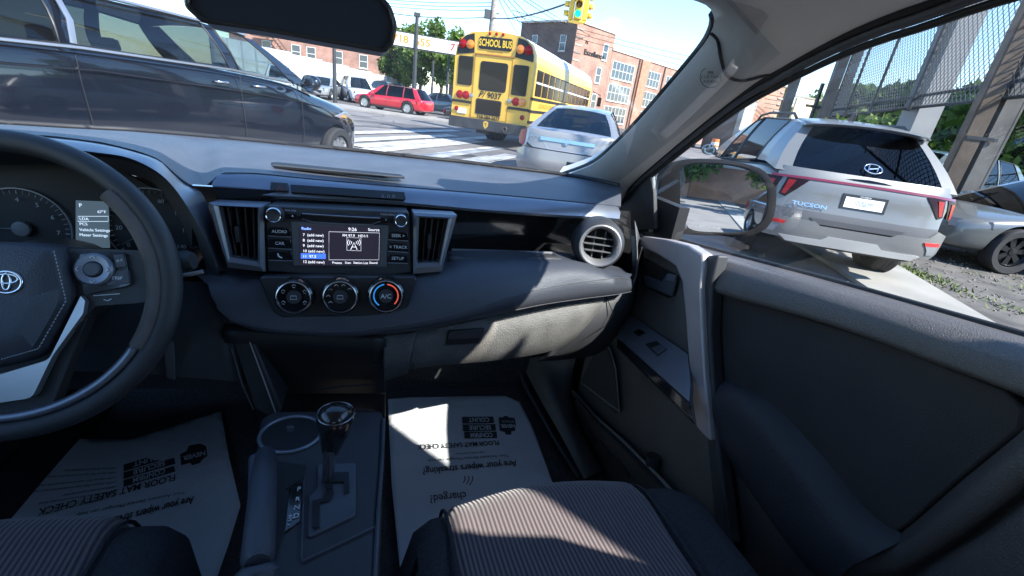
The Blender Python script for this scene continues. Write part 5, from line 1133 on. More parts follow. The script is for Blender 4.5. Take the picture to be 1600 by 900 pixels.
for s_ in (-1, 1):
    tl = rear_patch('tail_light', [(s_*u, z) for u, z in ((.79, 1.04), (.93, 1.00), (.96, .86), (.93, .76), (.82, .74), (.79, .80))], lamp_red, sed, .02, .05)
    rear_patch('reverse_lens', [(s_*u, z) for u, z in ((.74, 1.03), (.79, 1.04), (.79, .80), (.82, .74), (.77, .76), (.74, .85))], lamp_clear, tl, .022, .04)
rear_patch('bumper', [(-.94, .40), (-.88, .28), (.88, .28), (.94, .40), (.96, .66), (.80, .72), (-.80, .72), (-.96, .66)], sed_p, sed, .02, .06)
rear_patch('bumper_step', [(-.80, .715), (.80, .715), (.80, .735), (-.80, .735)], blacktrim, sed, .012, .02)
rtext('LINCOLN', -.62, .93, .045, chrome2, bt_, .016)

# ---- simple builder for other cars
lamp_dark = mat('lamp_smoked', (.06, .06, .065), .15, coat=.4)
def simple_car(name, label, loc, az, L_, W_, H_, paint, gl=None, wheel_r=.34, rimm=None, grp=None, kind='suv', spokes=5, front_lamp=True, hood=.38):
    e = empty(name, (loc[0], loc[1], 0), -R_(az)); tag(e, label, 'car', grp)
    h = L_/2; w_ = W_/2; s_b = H_*.60; hz = H_*.57
    if kind == 'sedan': s_b = H_*.64; hz = H_*.60
    wf, wr_ = h-.92, -h+.98
    ws_ = [(s_*(w_-.11), y, wheel_r) for s_ in (-1, 1) for y in (wf, wr_)]
    rz = s_b*1.02 if kind != 'pickup' else s_b
    body_mesh('body', [(-h, w_*.6, .38, s_b*.85, s_b*.88), (-h+.05, w_*.92, .28, s_b*.97, s_b), (-h+.35, w_*.98, .25, rz, rz+.02), (-.4, w_, .22, s_b*.985, s_b), (.5, w_, .22, s_b*.96, s_b*.98), (h-1.25, w_, .22, s_b*.93, s_b*1.0), (h-.5, w_*.95, .22, hz*.86, hz*.98), (h-.12, w_*.82, .24, hz*.76, hz*.86), (h, w_*.5, .3, hz*.66, hz*.72)], paint, e, ws_, wheel_r)
    gl = gl or cglass; roofz = H_-.045; zb = s_b
    if kind == 'suv': cols = [(-h+.22, zb, -h+.62, roofz-.06, 'p'), (-h+.5, zb, -h+.80, roofz-.03, 'g'), (-h+1.25, zb, -h+1.28, roofz, 'p'), (-h+1.32, zb, -h+1.35, roofz, 'g'), (-.02, zb*.98, -.04, roofz, 'p'), (.05, zb*.98, .02, roofz, 'g'), (h-1.55, zb*.96, .25, roofz-.03, 'p'), (h-1.05, zb*.96, .42, roofz-.05, 'p')]
    else: cols = [(-h+.55, zb, -h+1.35, roofz-.08, 'p'), (-h+1.0, zb, -h+1.50, roofz-.05, 'g'), (-.15, zb*.98, -.15, roofz, 'p'), (-.08, zb*.98, -.09, roofz, 'g'), (h-1.75, zb*.96, .15, roofz-.03, 'p'), (h-1.15, zb*.96, .32, roofz-.05, 'p')]
    cabin(e, cols, w_*.92, w_*.68, paint, gl, front=('windscreen', gl), rear=('rear_window', gl), crown=.04, bulge=.03)
    for c in ws_: wheel(e, c, wheel_r, .23, 1 if c[0] > 0 else -1, rimm, spokes)
    for s_ in (-1, 1):
        mirror(e, s_*w_*.97, h-1.62, zb*.97, s_, paint)
        mb = MB(); mb.prism([(s_*w_*.90, h-.50, hz*.84), (s_*w_*.93, h-.52, hz*.72), (s_*w_*.70, h-.04, hz*.66), (s_*w_*.62, h-.06, hz*.80)], (-s_*.06, -.04, .01)); mb.build('headlight', lamp_dark, e, bevel=.01)
        mb = MB(); mb.prism([(s_*w_*.985, -h+.40, zb*.92), (s_*w_*.98, -h+.36, zb*.72), (s_*w_*.75, -h+.02, zb*.74), (s_*w_*.75, -h+.03, zb*.90)], (-s_*.05, .05, 0)); mb.build('tail_light', lamp_red, e, bevel=.01)
    mb = MB(); mb.prism([(-w_*.55, h+.005, hz*.66), (w_*.55, h+.005, hz*.66), (w_*.48, h-.02, .40), (-w_*.48, h-.02, .40)], (0, -.10, 0)); mb.build('grille', blacktrim, e, bevel=.01)
    for s_ in (-1, 1):
        for yy in (cols[-4][0]-.25, cols[-4][0]-1.05): handle(e, s_*w_*.995, yy, zb*.86, s_, paint)
        for yy in (h-1.58, -.0, ws_[1][1]+.25): 
            mb = MB(); mb.tube([(s_*(w_+.001), yy, zb*.94), (s_*(w_+.003), yy, zb*.6), (s_*w_*.99, yy, .32)], .004, 4); mb.build('door_seam', blacktrim, e)
    mb = MB(); mb.box((0, 0, .27), (W_*.985, abs(wf-wr_)-.85, .10)); mb.build('sill_cladding', blacktrim, e, bevel=.02)
    return e
red_p = mat('red_paint', (.55, .015, .03), .25, metal=.15, coat=1)
simple_car('parked_suv', 'bright red SUV driving across the junction past the white wall', (.8, 30.6), 301, 4.75, 1.9, 1.54, red_p, cglass_d, .375, rim_m, spokes=10)
simple_car('parked_car', 'black sedan half hidden behind the left side of the school bus', (6.1, 28.7), 291, 4.9, 1.9, 1.42, mat('black_paint', (.02, .021, .024), .2, metal=.4, coat=1), cglass_d, .34, rim_dark, kind='sedan')
simple_car('parked_car', 'blue-grey car showing its roof behind the red SUV', (4.2, 36), 300, 4.7, 1.85, 1.5, mat('teal_paint', (.06, .10, .13), .25, metal=.5, coat=1), None, .34, rim_m, kind='sedan')
white_p = mat('white_paint', (.6, .6, .6), .3, coat=1)
grp = 'cars parked in the lot before the white wall'
lot = [(-6.6, 37, 168, white_p, 'white SUV in the lot, nearest the dark blue minivan', 'suv'), (-4.0, 38.5, 190, mat('silver_dull', (.4, .4, .42), .3, metal=.5, coat=1), 'silver-grey car in the lot behind the black sign post', 'sedan'),
       (-1.7, 39, 166, white_p, 'white SUV in the lot with its dark grille facing the street', 'suv'), (.9, 41, 150, mat('graphite_paint', (.06, .065, .07), .3, metal=.4, coat=1), 'dark grey SUV in the lot above the red car\u2019s roof'.replace('\u2019', ''), 'suv'), (-9.6, 36, 172, mat('black_paint2', (.03, .03, .035), .25, coat=1), 'black car in the lot just above the minivan bonnet', 'sedan')]
for x, y, az, pm_, lb, kd in lot: simple_car('parked_car', lb, (x, y), az, 4.8, 1.95, 1.80 if kd == 'suv' else 1.5, pm_, cglass, .37, rim_m, grp, kd)
simple_car('parked_car', 'grey sporty sedan parked beside the steel post, its nose to the left', (10.5, 4.45), 288, 4.7, 1.82, 1.40, mat('grey_paint', (.15, .155, .15), .28, metal=.35, coat=.8), cglass_d, .335, rim_dark, kind='sedan', spokes=7)
simple_car('parked_suv', 'sage green SUV parked behind the grey sporty sedan', (12.3, 7.85), 272, 4.7, 1.9, 1.66, mat('sage_paint', (.22, .27, .25), .25, metal=.6, coat=1), cglass, .36, rim_m)
simple_car('parked_car', 'white car parked far off beside the orange brick building', (23.5, 33.5), 230, 4.5, 1.8, 1.5, white_p, cglass, .33, rim_m, kind='sedan')
# ================================================================== school bus
bus_y = mat('bus_yellow', (.82, .46, .06), .35, noise=(1.5, .05), coat=.3); busblk = mat('bus_black', (.015, .015, .015), .5)
bus_h = 34.4; bfw = dirv(bus_h); brt = V((bfw.y, -bfw.x, 0))
bc0 = V((3.22, 14.15, 0)); Lb = 10.8
bus = empty('school_bus', (6.65, 19.85, 0), -R_(bus_h)); bus.scale = (1.08, 1.08, 1.08); tag(bus, 'yellow school bus turning right through the junction ahead', 'bus')
hb_ = Lb/2; HW = 1.22
def bprof(y, k=1.0):
    pts = [(-HW*k, .72), (-HW*k, 2.35), (-HW*.97*k, 2.62), (-HW*.86*k, 2.86), (-HW*.62*k, 3.02), (0, 3.10), (HW*.62*k, 3.02), (HW*.86*k, 2.86), (HW*.97*k, 2.62), (HW*k, 2.35), (HW*k, .72)]
    return [V((x, y, z)) for x, z in pts]
mb = MB(); mb.grid([bprof(-hb_), bprof(hb_-1.6), bprof(hb_-1.55, .97)], closed=True); n_ = 11; mb.add(bprof(-hb_), [tuple(range(n_))]); mb.add(bprof(hb_-1.55, .97), [tuple(range(n_))])
mb.build('body', bus_y, bus, smooth=30, bevel=None)
mb = MB(); mb.grid([[p+V((0, 0, .006)) for p in bprof(y)[2:9]] for y in (-hb_+.35, hb_-1.6)]); mb.build('white_roof', mat('roof_white', (.78, .78, .76), .5), bus, smooth=40)
mb = MB(); mb.prism([(-1.05, hb_-1.56, .6), (1.05, hb_-1.56, .6), (1.0, hb_-1.56, 1.55), (-1.0, hb_-1.56, 1.55)], (0, 1.4, -.15)); mb.build('bonnet', bus_y, bus, bevel=.1)
wglass = mat('bus_window', (.022, .018, .015), .12, spec=.2)
ry = -hb_
def rb(name, poly, m, parent=bus, o_=.012, th=.012, rnd=0, bevel=.003):
    pts = [V((u, ry-o_, z)) for u, z in poly]
    if rnd: pts = rounded(pts, rnd)
    mb = MB(); mb.prism(pts, (0, th, 0)); return mb.build(name, m, parent, bevel=bevel)
def rw(u0, u1, z0, z1, rnd=.12):
    f = rb('rear_window', [(u0-.035, z0-.035), (u1+.035, z0-.035), (u1+.035, z1+.035), (u0-.035, z1+.035)], busblk, o_=.018, rnd=rnd)
    rb('pane', [(u0, z0), (u1, z0), (u1, z1), (u0, z1)], wglass, f, o_=.022, rnd=rnd); return f
rw(-1.06, -.66, 1.66, 2.36); rw(-.36, .42, 1.58, 2.28); rw(.66, 1.04, 1.56, 2.28); rw(-.40, .34, .92, 1.28)
dr = rb('rear_door', [(-.56, .78), (.56, .78), (.56, 2.46), (-.56, 2.46)], bus_y, o_=.008)
for u in (-.57, .57): rb('door_edge', [(u-.012, .78), (u+.012, .78), (u+.012, 2.46), (u-.012, 2.46)], mat('dark_yellow', (.45, .22, .02), .5), o_=.014)  # darker yellow strips along both door edges
rb('door_rail', [(-.60, 2.46), (.60, 2.46), (.60, 2.50), (-.60, 2.50)], mat('rust_edge', (.35, .16, .04), .6), o_=.03, th=.03)
sb = rb('name_board', [(-.50, 2.62), (.50, 2.62), (.50, 2.93), (-.50, 2.93)], busblk, o_=.018, rnd=.2)
bt2 = lambda s, u, z, size, m, par, o_=.019, **k: text('lettering', s, size, V((u, ry-o_, z)), (1, 0, 0), (0, 0, 1), m, par, align='CENTER', **k)
yl = mat('sign_yellow', (.9, .55, .05), .5)
bt2('SCHOOL BUS', 0, 2.775, .25, yl, sb, sx=.66, bold=.006)
for s_ in (-1, 1):
    rb('lamp_housing', [(s_*u, z) for u, z in ((.62, 2.50), (1.17, 2.42), (1.16, 2.58), (1.04, 2.82), (.90, 2.93), (.66, 2.99))], busblk, o_=.014)
    for u, m_ in ((.76, lamp_amber), (1.0, lamp_red)):
        mb = MB(); mb.lathe((s_*u, ry-.015, 2.70), (0, -1, 0), [(.12, 0), (.115, .03), (.07, .05), (0, .055)], 20); mb.build('flasher', m_, bus, smooth=50)
    for u, m_ in ((.98, lamp_red if s_ < 0 else lamp_amber), (.78, lamp_red)):
        mb = MB(); mb.lathe((s_*(u if s_ < 0 else (u+.02)), ry-.012, 1.36), (0, -1, 0), [(.115, 0), (.11, .02), (.06, .035), (0, .04)], 20); mb.build('tail_light', m_ if u > .9 and s_ > 0 else lamp_red, bus, smooth=50)
    mb = MB(); mb.lathe((s_*.60, ry-.012, 1.36), (0, -1, 0), [(.065, 0), (.06, .02), (0, .03)], 16); mb.build('reverse_lamp', lamp_clear, bus, smooth=50)
    mb = MB(); mb.lathe((s_*1.05, ry-.012, .96), (0, -1, 0), [(.07, 0), (.065, .02), (0, .03)], 16); mb.build('reflector', lamp_red, bus, smooth=50)
    rb('rub_rail', [(s_*.58, 1.14), (s_*1.22, 1.14), (s_*1.22, 1.21), (s_*.58, 1.21)], busblk, o_=.03, th=.03)
for u in (-.2, 0, .2): mb = MB(); mb.lathe((u, ry-.01, 3.02), (0, -1, .2), [(.04, -.02), (.035, .02), (0, .03)], 12); mb.build('marker_lamp', lamp_red, bus, smooth=50)
bt2('9037', .12, 1.425, .22, busblk, bus, bold=.006); bt2('P/', -.28, 1.43, .24, busblk, bus, shear=.3, bold=.004); bt2('718-584-2677', 0, .815, .13, busblk, bus, bold=.005)
bt2('EMERGENCY DOOR', 0, 2.56, .05, busblk, bus)
pl_ = rb('licence_plate', [(-1.02, .84), (-.72, .84), (-.72, .99), (-1.02, .99)], MATS['plate_white'], o_=.02); 
bp3 = MB(); bp3.box((0, ry-.07, .60), (2.44, .16, .30)); bp3 = bp3.build('rear_bumper', mat('bumper_black', (.035, .035, .037), .5, noise=(5, .3)), bus, bevel=.02)
mb = MB(); mb.prism([V((u*.8, ry-.155, z)) for u, z in ((-.10, .70), (0, .73), (.10, .70), (.09, .58), (0, .50), (-.09, .58))], (0, .01, 0)); sh_ = mb.build('shield_badge', mat('badge_gold', (.6, .38, .06), .4), bp3)
text('lettering', 'T', .13, V((0, ry-.157, .62)), (1, 0, 0), (0, 0, 1), busblk, sh_, align='CENTER')
mb = MB(); mb.lathe((.62, ry-.155, .58), (0, -1, 0), [(.07, -.02), (.07, .03), (.055, .03), (.055, -.02), (0, -.02)], 20); mb.build('exhaust', mat('pipe_rust', (.12, .09, .07), .6), bus, smooth=40)
# side: windows, rails
def sbx(name, y0, y1, z0, z1, m, par=bus, o_=.01, s_=1, th=.02):
    mb = MB(); mb.prism([V((s_*(HW+o_), y, z)) for y, z in ((y0, z0), (y1, z0), (y1, z1), (y0, z1))], (-s_*th, 0, 0)); return mb.build(name, m, par)
for s_ in (1, -1):
    k = 0; y = -hb_+.35
    while y < hb_-2.2:
        f = sbx('side_window', y, y+.66, 1.58, 2.28, busblk, s_=s_, o_=.006)
        sbx('pane', y+.04, y+.62, 1.60, 1.92, wglass, f, .010, s_); sbx('pane', y+.04, y+.62, 1.96, 2.24, wglass, f, .010, s_)
        sbx('window_bar', y+.02, y+.64, 1.915, 1.965, MATS['roof_white'], f, .016, s_)
        y += .72
    for z in (1.50, 1.16, .86): sbx('rub_rail', -hb_, hb_-1.7, z-.035, z+.035, busblk, s_=s_, o_=.022, th=.03)
text('lettering', 'LOGAN BUS COMPANY', .19, V((HW+.013, -hb_+.9, 1.33)), (0, 1, 0), (0, 0, 1), mat('gold_text', (.55, .28, .04), .6), bus, sx=1.0, bold=.003)
for s_ in (-1, 1):
    wheel(bus, (s_*1.0, -hb_+3.0, .48), .48, .28, s_, mat('steel_wheel', (.3, .3, .3), .6)); wheel(bus, (s_*.68, -hb_+3.0, .48), .48, .26, s_, MATS['steel_wheel']); wheel(bus, (s_*1.0, hb_-1.2, .48), .48, .28, s_, MATS['steel_wheel'])
mb = MB(); mb.box((0, -hb_+3.0, .5), (2.0, .14, .14)); mb.box((.45, 0, .62), (.1, Lb-2, .18)); mb.box((-.45, 0, .62), (.1, Lb-2, .18)); mb.box((-.5, -hb_+1.2, .45), (.4, .8, .3)); mb.build('chassis', busblk, bus)
mb = MB(); mb.tube([(1.25, hb_-1.3, 2.3), (1.55, hb_-.9, 2.2), (1.55, hb_-.9, 1.7)], .02, 6); mb.box((1.55, hb_-.9, 1.9), (.18, .05, .4)); mb.build('bus_mirror', busblk, bus)
rear_y = _sv

# ================================================================== buildings
red_brick = brick('red_brick', (.42, .17, .10), (.27, .10, .06), (.35, .30, .26)); or_brick = brick('orange_brick', (.46, .20, .11), (.38, .15, .08), (.4, .33, .28)); dk_brick = brick('brown_shade_brick', (.17, .10, .075), (.13, .08, .06), (.2, .17, .15)); pink_brick = brick('pink_brick', (.48, .25, .19), (.42, .2, .15), (.42, .36, .32))
stone = mat('limestone', (.55, .52, .47), .85, noise=(1.2, .12)); win_dark = mat('window_pane', (.05, .06, .075), .08, coat=.5); win_white = mat('window_frame_white', (.74, .74, .72), .6)
def vplane(p, az): d = dirv(az); return (V(p), V((d.y, -d.x, 0)))
def AP(az, d): return V((CAM.x+math.sin(R_(az))*d, math.cos(R_(az))*d, 0))
def window(parent, c, wd, h, d, nrm, frame=win_white, mull=(1, 1), dark=win_dark):
    """c centre, d horizontal unit, nrm outward"""
    z = V((0, 0, 1)); mb = MB()
    def q(u0, u1, v0, v1, o0, th): return [c+d*u0+z*v0+nrm*o0, c+d*u1+z*v0+nrm*o0, c+d*u1+z*v1+nrm*o0, c+d*u0+z*v1+nrm*o0], -nrm*th
    a, b = q(-wd/2, wd/2, -h/2, h/2, .03, .1); t = .07
    for u0, u1, v0, v1 in [(-wd/2, wd/2, h/2-t, h/2), (-wd/2, wd/2, -h/2, -h/2+t), (-wd/2, -wd/2+t, -h/2+t, h/2-t), (wd/2-t, wd/2, -h/2+t, h/2-t)]+[(-wd/2+wd*i/mull[0]-t/2, -wd/2+wd*i/mull[0]+t/2, -h/2+t, h/2-t) for i in range(1, mull[0])]+[(-wd/2+t, wd/2-t, -h/2+h*j/mull[1]-t/2, -h/2+h*j/mull[1]+t/2) for j in range(1, mull[1])]:
        a, b = q(u0, u1, v0, v1, .05 if abs(v0) > .9*h/2 or 1 else .04, .1); mb.prism(a, b)
    f = mb.build('window', frame, parent)
    mb = MB(); a, b = q(-wd/2+.02, wd/2-.02, -h/2+.02, h/2-.02, .015, .05); mb.prism(a, b); mb.build('pane', dark, f)
    mb = MB(); a, b = q(-wd/2-.1, wd/2+.1, -h/2-.14, -h/2, .12, .2); mb.prism(a, b); mb.build('sill', stone, f); return f
def wallpart(parent, name, a, b, z0, z1, m, depth=0):
    mb = MB(); mb.wall(a, b, z0, z1)
    return mb.build(name, m, parent)
def block(name, label, a, dir_az, L_, depth, z1, m, cat='building', m_side=None, z0=0, roof=.25):
    e = empty(name, (a.x, a.y, 0)); tag(e, label, cat); d = dirv(dir_az); nb = V((-d.y, d.x, 0))     # away from the viewer
    A = V((0, 0, 0)); B = d*L_; Cc = B+nb*depth; D = nb*depth
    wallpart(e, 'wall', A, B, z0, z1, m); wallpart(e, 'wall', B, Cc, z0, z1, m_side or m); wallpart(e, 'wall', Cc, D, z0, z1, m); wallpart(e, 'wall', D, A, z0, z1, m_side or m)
    mb = MB(); mb.prism([V((p.x, p.y, z1)) for p in (A-d*.15-nb*.15, B+d*.15-nb*.15, Cc+d*.15+nb*.15, D-d*.15+nb*.15)], (0, 0, roof)); mb.build('cornice', stone, e)
    return e, d, -nb
# brick school, tower and long wing
c0 = AP(21.2, 70); d62 = dirv(62)
twz = 1.38+70*.163
tw_L = (P(961, 60, pl=(c0, V((d62.y, -d62.x, 0))))-c0); tw_L.z = 0; tw_L = tw_L.length
tower, td, tn = block('school_building', 'tall red brick school tower with the word Excellence, behind the traffic signal', c0, 62, tw_L, 11, twz, red_brick, m_side=dk_brick)  # side walls in darker brick: shade of the unlit face put into colour
e_h = P(1010, 92, pl=(c0, V((d62.y, -d62.x, 0)))).z
wing, wd_, wn_ = block('school_building', 'long red brick school wing with rows of white windows', c0+d62*(tw_L+.05), 62, 60, 14, e_h-.25, red_brick)
bandm = mat('stone_band', (.48, .42, .36), .9)
ptx = td*2.2+tn*.06+V((0, 0, twz-3.3)); text('lettering', 'Excellence', .95, ptx, td, (0, 0, 1), busblk, tower, ext=.03, bold=.02, sx=1.2); text('lettering', 'PS', .6, ptx+V((0, 0, 1.2)), td, (0, 0, 1), busblk, tower, ext=.03)
for k in range(14): mb = MB(); mb.box(td*.8+tn*.03+V((0, 0, .6+k*.95)), (1.5, .08, .16), Matrix((td, tn*-1, V((0, 0, 1)))).transposed()); mb.build('brick_quoin', dk_brick if k % 2 else bandm, tower)
for u, z in ((tw_L*.80, twz-2.6), (tw_L*.72, 3.4), (tw_L*.72, 7.0)): window(tower, td*u+V((0, 0, z)), 1.2, 2.1, td, tn, mull=(1, 2))
nbk = -tn
for z in (3.5, 7, 10.2): 
    for u in (2.2, 7.8): window(tower, nbk*u+V((0, 0, z)), 1.1, 2.0, nbk, -td, mull=(1, 2))
for g in range(6):
    for z in (1.9, 5.1, 8.3): window(wing, wd_*(3.6+g*8.2)+V((0, 0, z)), 6.0, 2.4, wd_, wn_, mull=(6, 2))
    mb = MB(); p = wd_*(7.6+g*8.2)+wn_*.12; mb.tube([p+V((0, 0, 0)), p+V((0, 0, e_h-.3))], .13, 8); mb.build('drainpipe', mat('pipe_dark', (.10, .07, .06), .6), wing)
    if g % 2 == 0:
        mb = MB(); mb.prism([wd_*(8.2+g*8.2)+wn_*.02, wd_*(10.6+g*8.2)+wn_*.02, wd_*(10.6+g*8.2)+wn_*.3, wd_*(8.2+g*8.2)+wn_*.3], (0, 0, e_h-.3)); mb.build('pilaster', mat('pilaster_brick', (.42, .19, .12), .9, noise=(2, .2)), wing)
# brick wing to the left of the tower, shade put into its dark colour
lw, ld, ln = block('school_building', 'brick wing left of the school tower, coloured dark for shade, behind the bus roof', AP(15.6, 78), 14+62, 9.5, 30, 1.38+77*.121, dk_brick)
for u in (1.6, 4.2, 6.8): 
    for z in (4.2, 8.4): window(lw, ld*u+V((0, 0, z)), 1.2, 2.2, ld, ln, mull=(1, 2))
# orange brick building with concrete pier on the right
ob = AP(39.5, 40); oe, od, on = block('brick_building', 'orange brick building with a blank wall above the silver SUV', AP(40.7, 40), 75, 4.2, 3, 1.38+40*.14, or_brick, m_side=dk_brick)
mb = MB(); mb.prism([od*-.2+on*.1, od*1.1+on*.1, od*1.1+on*-.3, od*-.2+on*-.3], (0, 0, 7.0)); mb.build('concrete_pier', mat('old_concrete', (.38, .35, .31), .9, noise=(1.2, .3)), oe)
for k in range(16): mb = MB(); mb.box(od*3.9+on*.02+V((0, 0, .4+k*.45)), (.7 if k % 2 else .4, .08, .1), Matrix((od, on*-1, V((0, 0, 1)))).transposed()); mb.build('brick_quoin', red_brick, oe)
text('lettering', 'RBK', .9, od*1.8+on*.03+V((0, 0, 5.2)), od, (0, 0, 1), grey_ink, oe, ext=.01, shear=.3)
pb, pd, pn = block('brick_building', 'low pink brick building with barred windows beyond the white car', AP(34.0, 52), 80, 6.5, 1.5, 1.38+52*.07, pink_brick)
for u in (1.8, 4.8):
    for z in (1.6,): window(pb, pd*u+V((0, 0, z+.4)), 1.5, 1.9, pd, pn, mull=(3, 3), frame=mat('bar_dark', (.05, .05, .05), .6))
# left brick building behind the lot
lb_, ldr, lnn = block('apartment_building', 'red brick apartment building with a fire escape behind the white wall', AP(-14.5, 88), 97, 24, 14, 10.5, red_brick)
for u in (5.2, 9.4, 11.6, 15.6, 19.4):
    for z in (4.6, 8.0): window(lb_, ldr*u+V((0, 0, z)), 1.3, 1.9, ldr, lnn, mull=(1, 2))
mb = MB(); o1 = ldr*5.2+lnn*.9
mb.box(o1+V((0, 0, 6.2)), (2.8, 1.0, .08), Matrix((ldr, lnn*-1, V((0, 0, 1)))).transposed())
for k in range(10): mb.box(o1+ldr*(1.2+k*.28)+V((0, 0, 6.0-k*.35)), (.5, .5, .05), Matrix((ldr, lnn*-1, V((0, 0, 1)))).transposed())
mb.tube([o1+ldr*1.0+V((0, 0, 7.1)), o1+ldr*4.0+V((0, 0, 3.4))], .05, 5); mb.tube([o1+ldr*1.0+V((0, 0, 6.2)), o1+ldr*4.0+V((0, 0, 2.6))], .07, 5)
mb.tube([o1-ldr*1.3+V((0, 0, 7.2)), o1+ldr*1.4+V((0, 0, 7.2))], .04, 5); mb.build('fire_escape', busblk, lb_)
# white block wall
wa, wb_ = AP(-16, 46), AP(6.6, 72); e = empty('boundary_wall', wa); tag(e, 'long white block wall running behind the parked cars', 'wall')
dd = (wb_-wa).normalized(); nn_ = V((dd.y, -dd.x, 0)); Lw = (wb_-wa).length; nseg = 9
mb = MB()
for k in range(nseg):
    t0_, t1_ = k/nseg, (k+1)/nseg; z = 3.35-1.35*t0_
    mb.prism([dd*Lw*t0_, dd*Lw*t1_, dd*Lw*t1_-nn_*.25, dd*Lw*t0_-nn_*.25], (0, 0, z))
mb.build('wall', mat('white_block', (.52, .52, .51), .85, noise=(.8, .1)), e)
mb = MB()
for k in range(nseg*3+1):
    t = k/(nseg*3); z = 3.35-1.35*math.floor(min(t, .999)*nseg)/nseg; p = dd*Lw*t+nn_*.02; mb.box(p+V((0, 0, z/2)), (.16, .1, z))
for zz in (1.1, 2.0): mb.prism([dd*0+nn_*.01+V((0, 0, zz)), dd*Lw+nn_*.01+V((0, 0, zz)), dd*Lw+nn_*.04+V((0, 0, zz)), dd*0+nn_*.04+V((0, 0, zz))], (0, 0, .05))
mb.build('wall_piers', mat('pier_white', (.42, .42, .42), .85), e)

# ================================================================== signs, poles, wires
steel = mat('dark_steel', (.045, .048, .052), .55, metal=.3, noise=(3, .2)); wood = mat('pole_wood', (.30, .27, .24), .85, noise=(4, .25))
def pole(name, label, cat, az, d, h, r, m, mb=None):
    o = AP(az, d); e = empty(name, o); tag(e, label, cat); mb = MB(); mb.tube([(0, 0, 0), (0, 0, h*.5), (0, 0, h)], [r*1.15, r, r*.85], 12); mb.build('post', m, e, smooth=50); return e
up = pole('utility_pole', 'tall utility pole rising behind the roof of the school bus', 'utility pole', 11.8, 46, 12.5, .30, wood)
mb = MB(); mb.tube([(-.5, 0, 8.6), (.5, 0, 8.6)], .05, 6); mb.box((-.55, -.1, 8.4), (.5, .3, .7)); mb.build('bracket', steel, up)
pole('sign_post', 'black steel post in the lot left of the red SUV', 'post', -4.9, 33, 4.0, .11, steel)
p2 = pole('lamp_post', 'grey post under the white phone number banner with a small floodlight on top', 'lamp post', 3.6, 42, 6.9, .16, steel)
mb = MB(); mb.box((0, 0, 6.95), (.5, .3, .3)); mb.build('floodlight', steel, p2, bevel=.02)
pole('sign_post', 'slim black post right of the red SUV, before the trees', 'post', 5.6, 47, 4.2, .10, steel); pole('sign_post', 'slim black post beside the rear of the school bus', 'post', 7.3, 44, 4.5, .11, steel)
def banner(name, label, x0, x1, yt0, yt1, yb0, yb1, Y, txt, col, tx):
    a, b, c, d = P(x0, yt0, Y=Y), P(x1, yt1, Y=Y), P(x1, yb1, Y=Y), P(x0, yb0, Y=Y); z1 = (a.z+b.z)/2; z0 = (c.z+d.z)/2
    e = empty(name, (a.x, Y, z0)); tag(e, label, 'banner'); mb = MB(); Wd = b.x-a.x; h = z1-z0
    mb.box((Wd/2, 0, h/2), (Wd, .08, h)); mb.build('panel', mat('banner_white', (.62, .62, .60), .7), e)
    text('lettering', txt, h*.78, V((tx, -.045, h*.5)), (1, 0, 0), (0, 0, 1), col, e, bold=.02, sx=1.15)
    mb = MB(); mb.box((Wd/2, .06, -.06), (Wd, .1, .1)); mb.box((Wd/2, .06, h+.04), (Wd, .1, .08)); mb.build('frame', steel, e); return e
banner('banner', 'long white banner with orange phone number digits above the trees', 560, 700, 36, 66, 60, 84, 42, '718  655', mat('orange_ink', (.62, .20, .01), .7), 2.55)
banner('banner', 'short white banner with red digits at the left edge of the bus', 701, 724, 63, 68, 84, 87, 42.5, '71', mat('red_ink', (.7, .04, .05), .6), .15)
# traffic signal hanging over the junction
tsz = P(905, 10, Y=21); ts = empty('traffic_signal', tsz); tag(ts, 'yellow four-way traffic signal with a green light, hanging over the junction', 'traffic signal')
sig = mat('signal_yellow', (.72, .48, .05), .5, noise=(4, .12)); ta = R_(-21)
Rz = lambda a: Matrix.Rotation(a, 3, 'Z')
for k in range(4):
    Rk = Rz(ta+k*math.pi/2); mb = MB(); mb.box(Rk @ V((0, -.30, 0)), (.34, .22, 1.05), Rk); hd2 = mb.build('signal_head', sig, ts, bevel=.02)
    for j, m_ in enumerate((mat('lens_red_off', (.12, .01, .01), .3), mat('lens_amber_off', (.12, .07, .01), .3), mat('lens_green_on', (.0, .5, .25), .3, emit=((.0, .85, .40), 1.2)) if k == 0 else mat('lens_green_off', (.01, .08, .04), .3))):
        c = Rk @ V((0, -.42, .34-.34*j)); ax = Rk @ V((0, -1, 0)); mb = MB(); mb.lathe(c, ax, [(.13, 0), (.12, .015), (0, .03)], 20); mb.build('lens', m_, hd2, smooth=50)
        mb = MB(); pts = [c+Rk @ V((.145*math.cos(R_(t)), 0, .145*math.sin(R_(t)))) for t in range(-20, 201, 20)]; mb.grid([pts, [p+ax*.20+V((0, 0, -.0)) for p in pts]]); mb.build('visor', sig, hd2, smooth=60, solid=.006)
mb = MB(); mb.tube([(0, 0, .55), (0, 0, 1.3)], .04, 8); mb.box((0, 0, .58), (.6, .6, .06)); mb.box((0, 0, -.58), (.6, .6, .06)); mb.build('hanger', sig, ts)
wire = mat('wire_black', (.02, .02, .02), .6)
def cable(label, a, b, sag, r=.018, n=16):
    a = V(a); b = V(b); mb = MB(); mb.tube([a.lerp(b, k/n)-V((0, 0, sag*4*(k/n)*(1-k/n)))-a for k in range(n+1)], r, 5); o = mb.build('overhead_cable', wire); o.location = a
    return tag(o, label, 'cable', 'overhead cables')
upt = AP(11.8, 46)
cable('thick span cable from the utility pole to the traffic signal', upt+V((0, 0, 8.2)), tsz+V((0, 0, .3)), .3, .045)
cable('span cable running left from the utility pole over the banner', P(600, 19, Y=44), upt+V((0, 0, 8.3)), .25, .035)
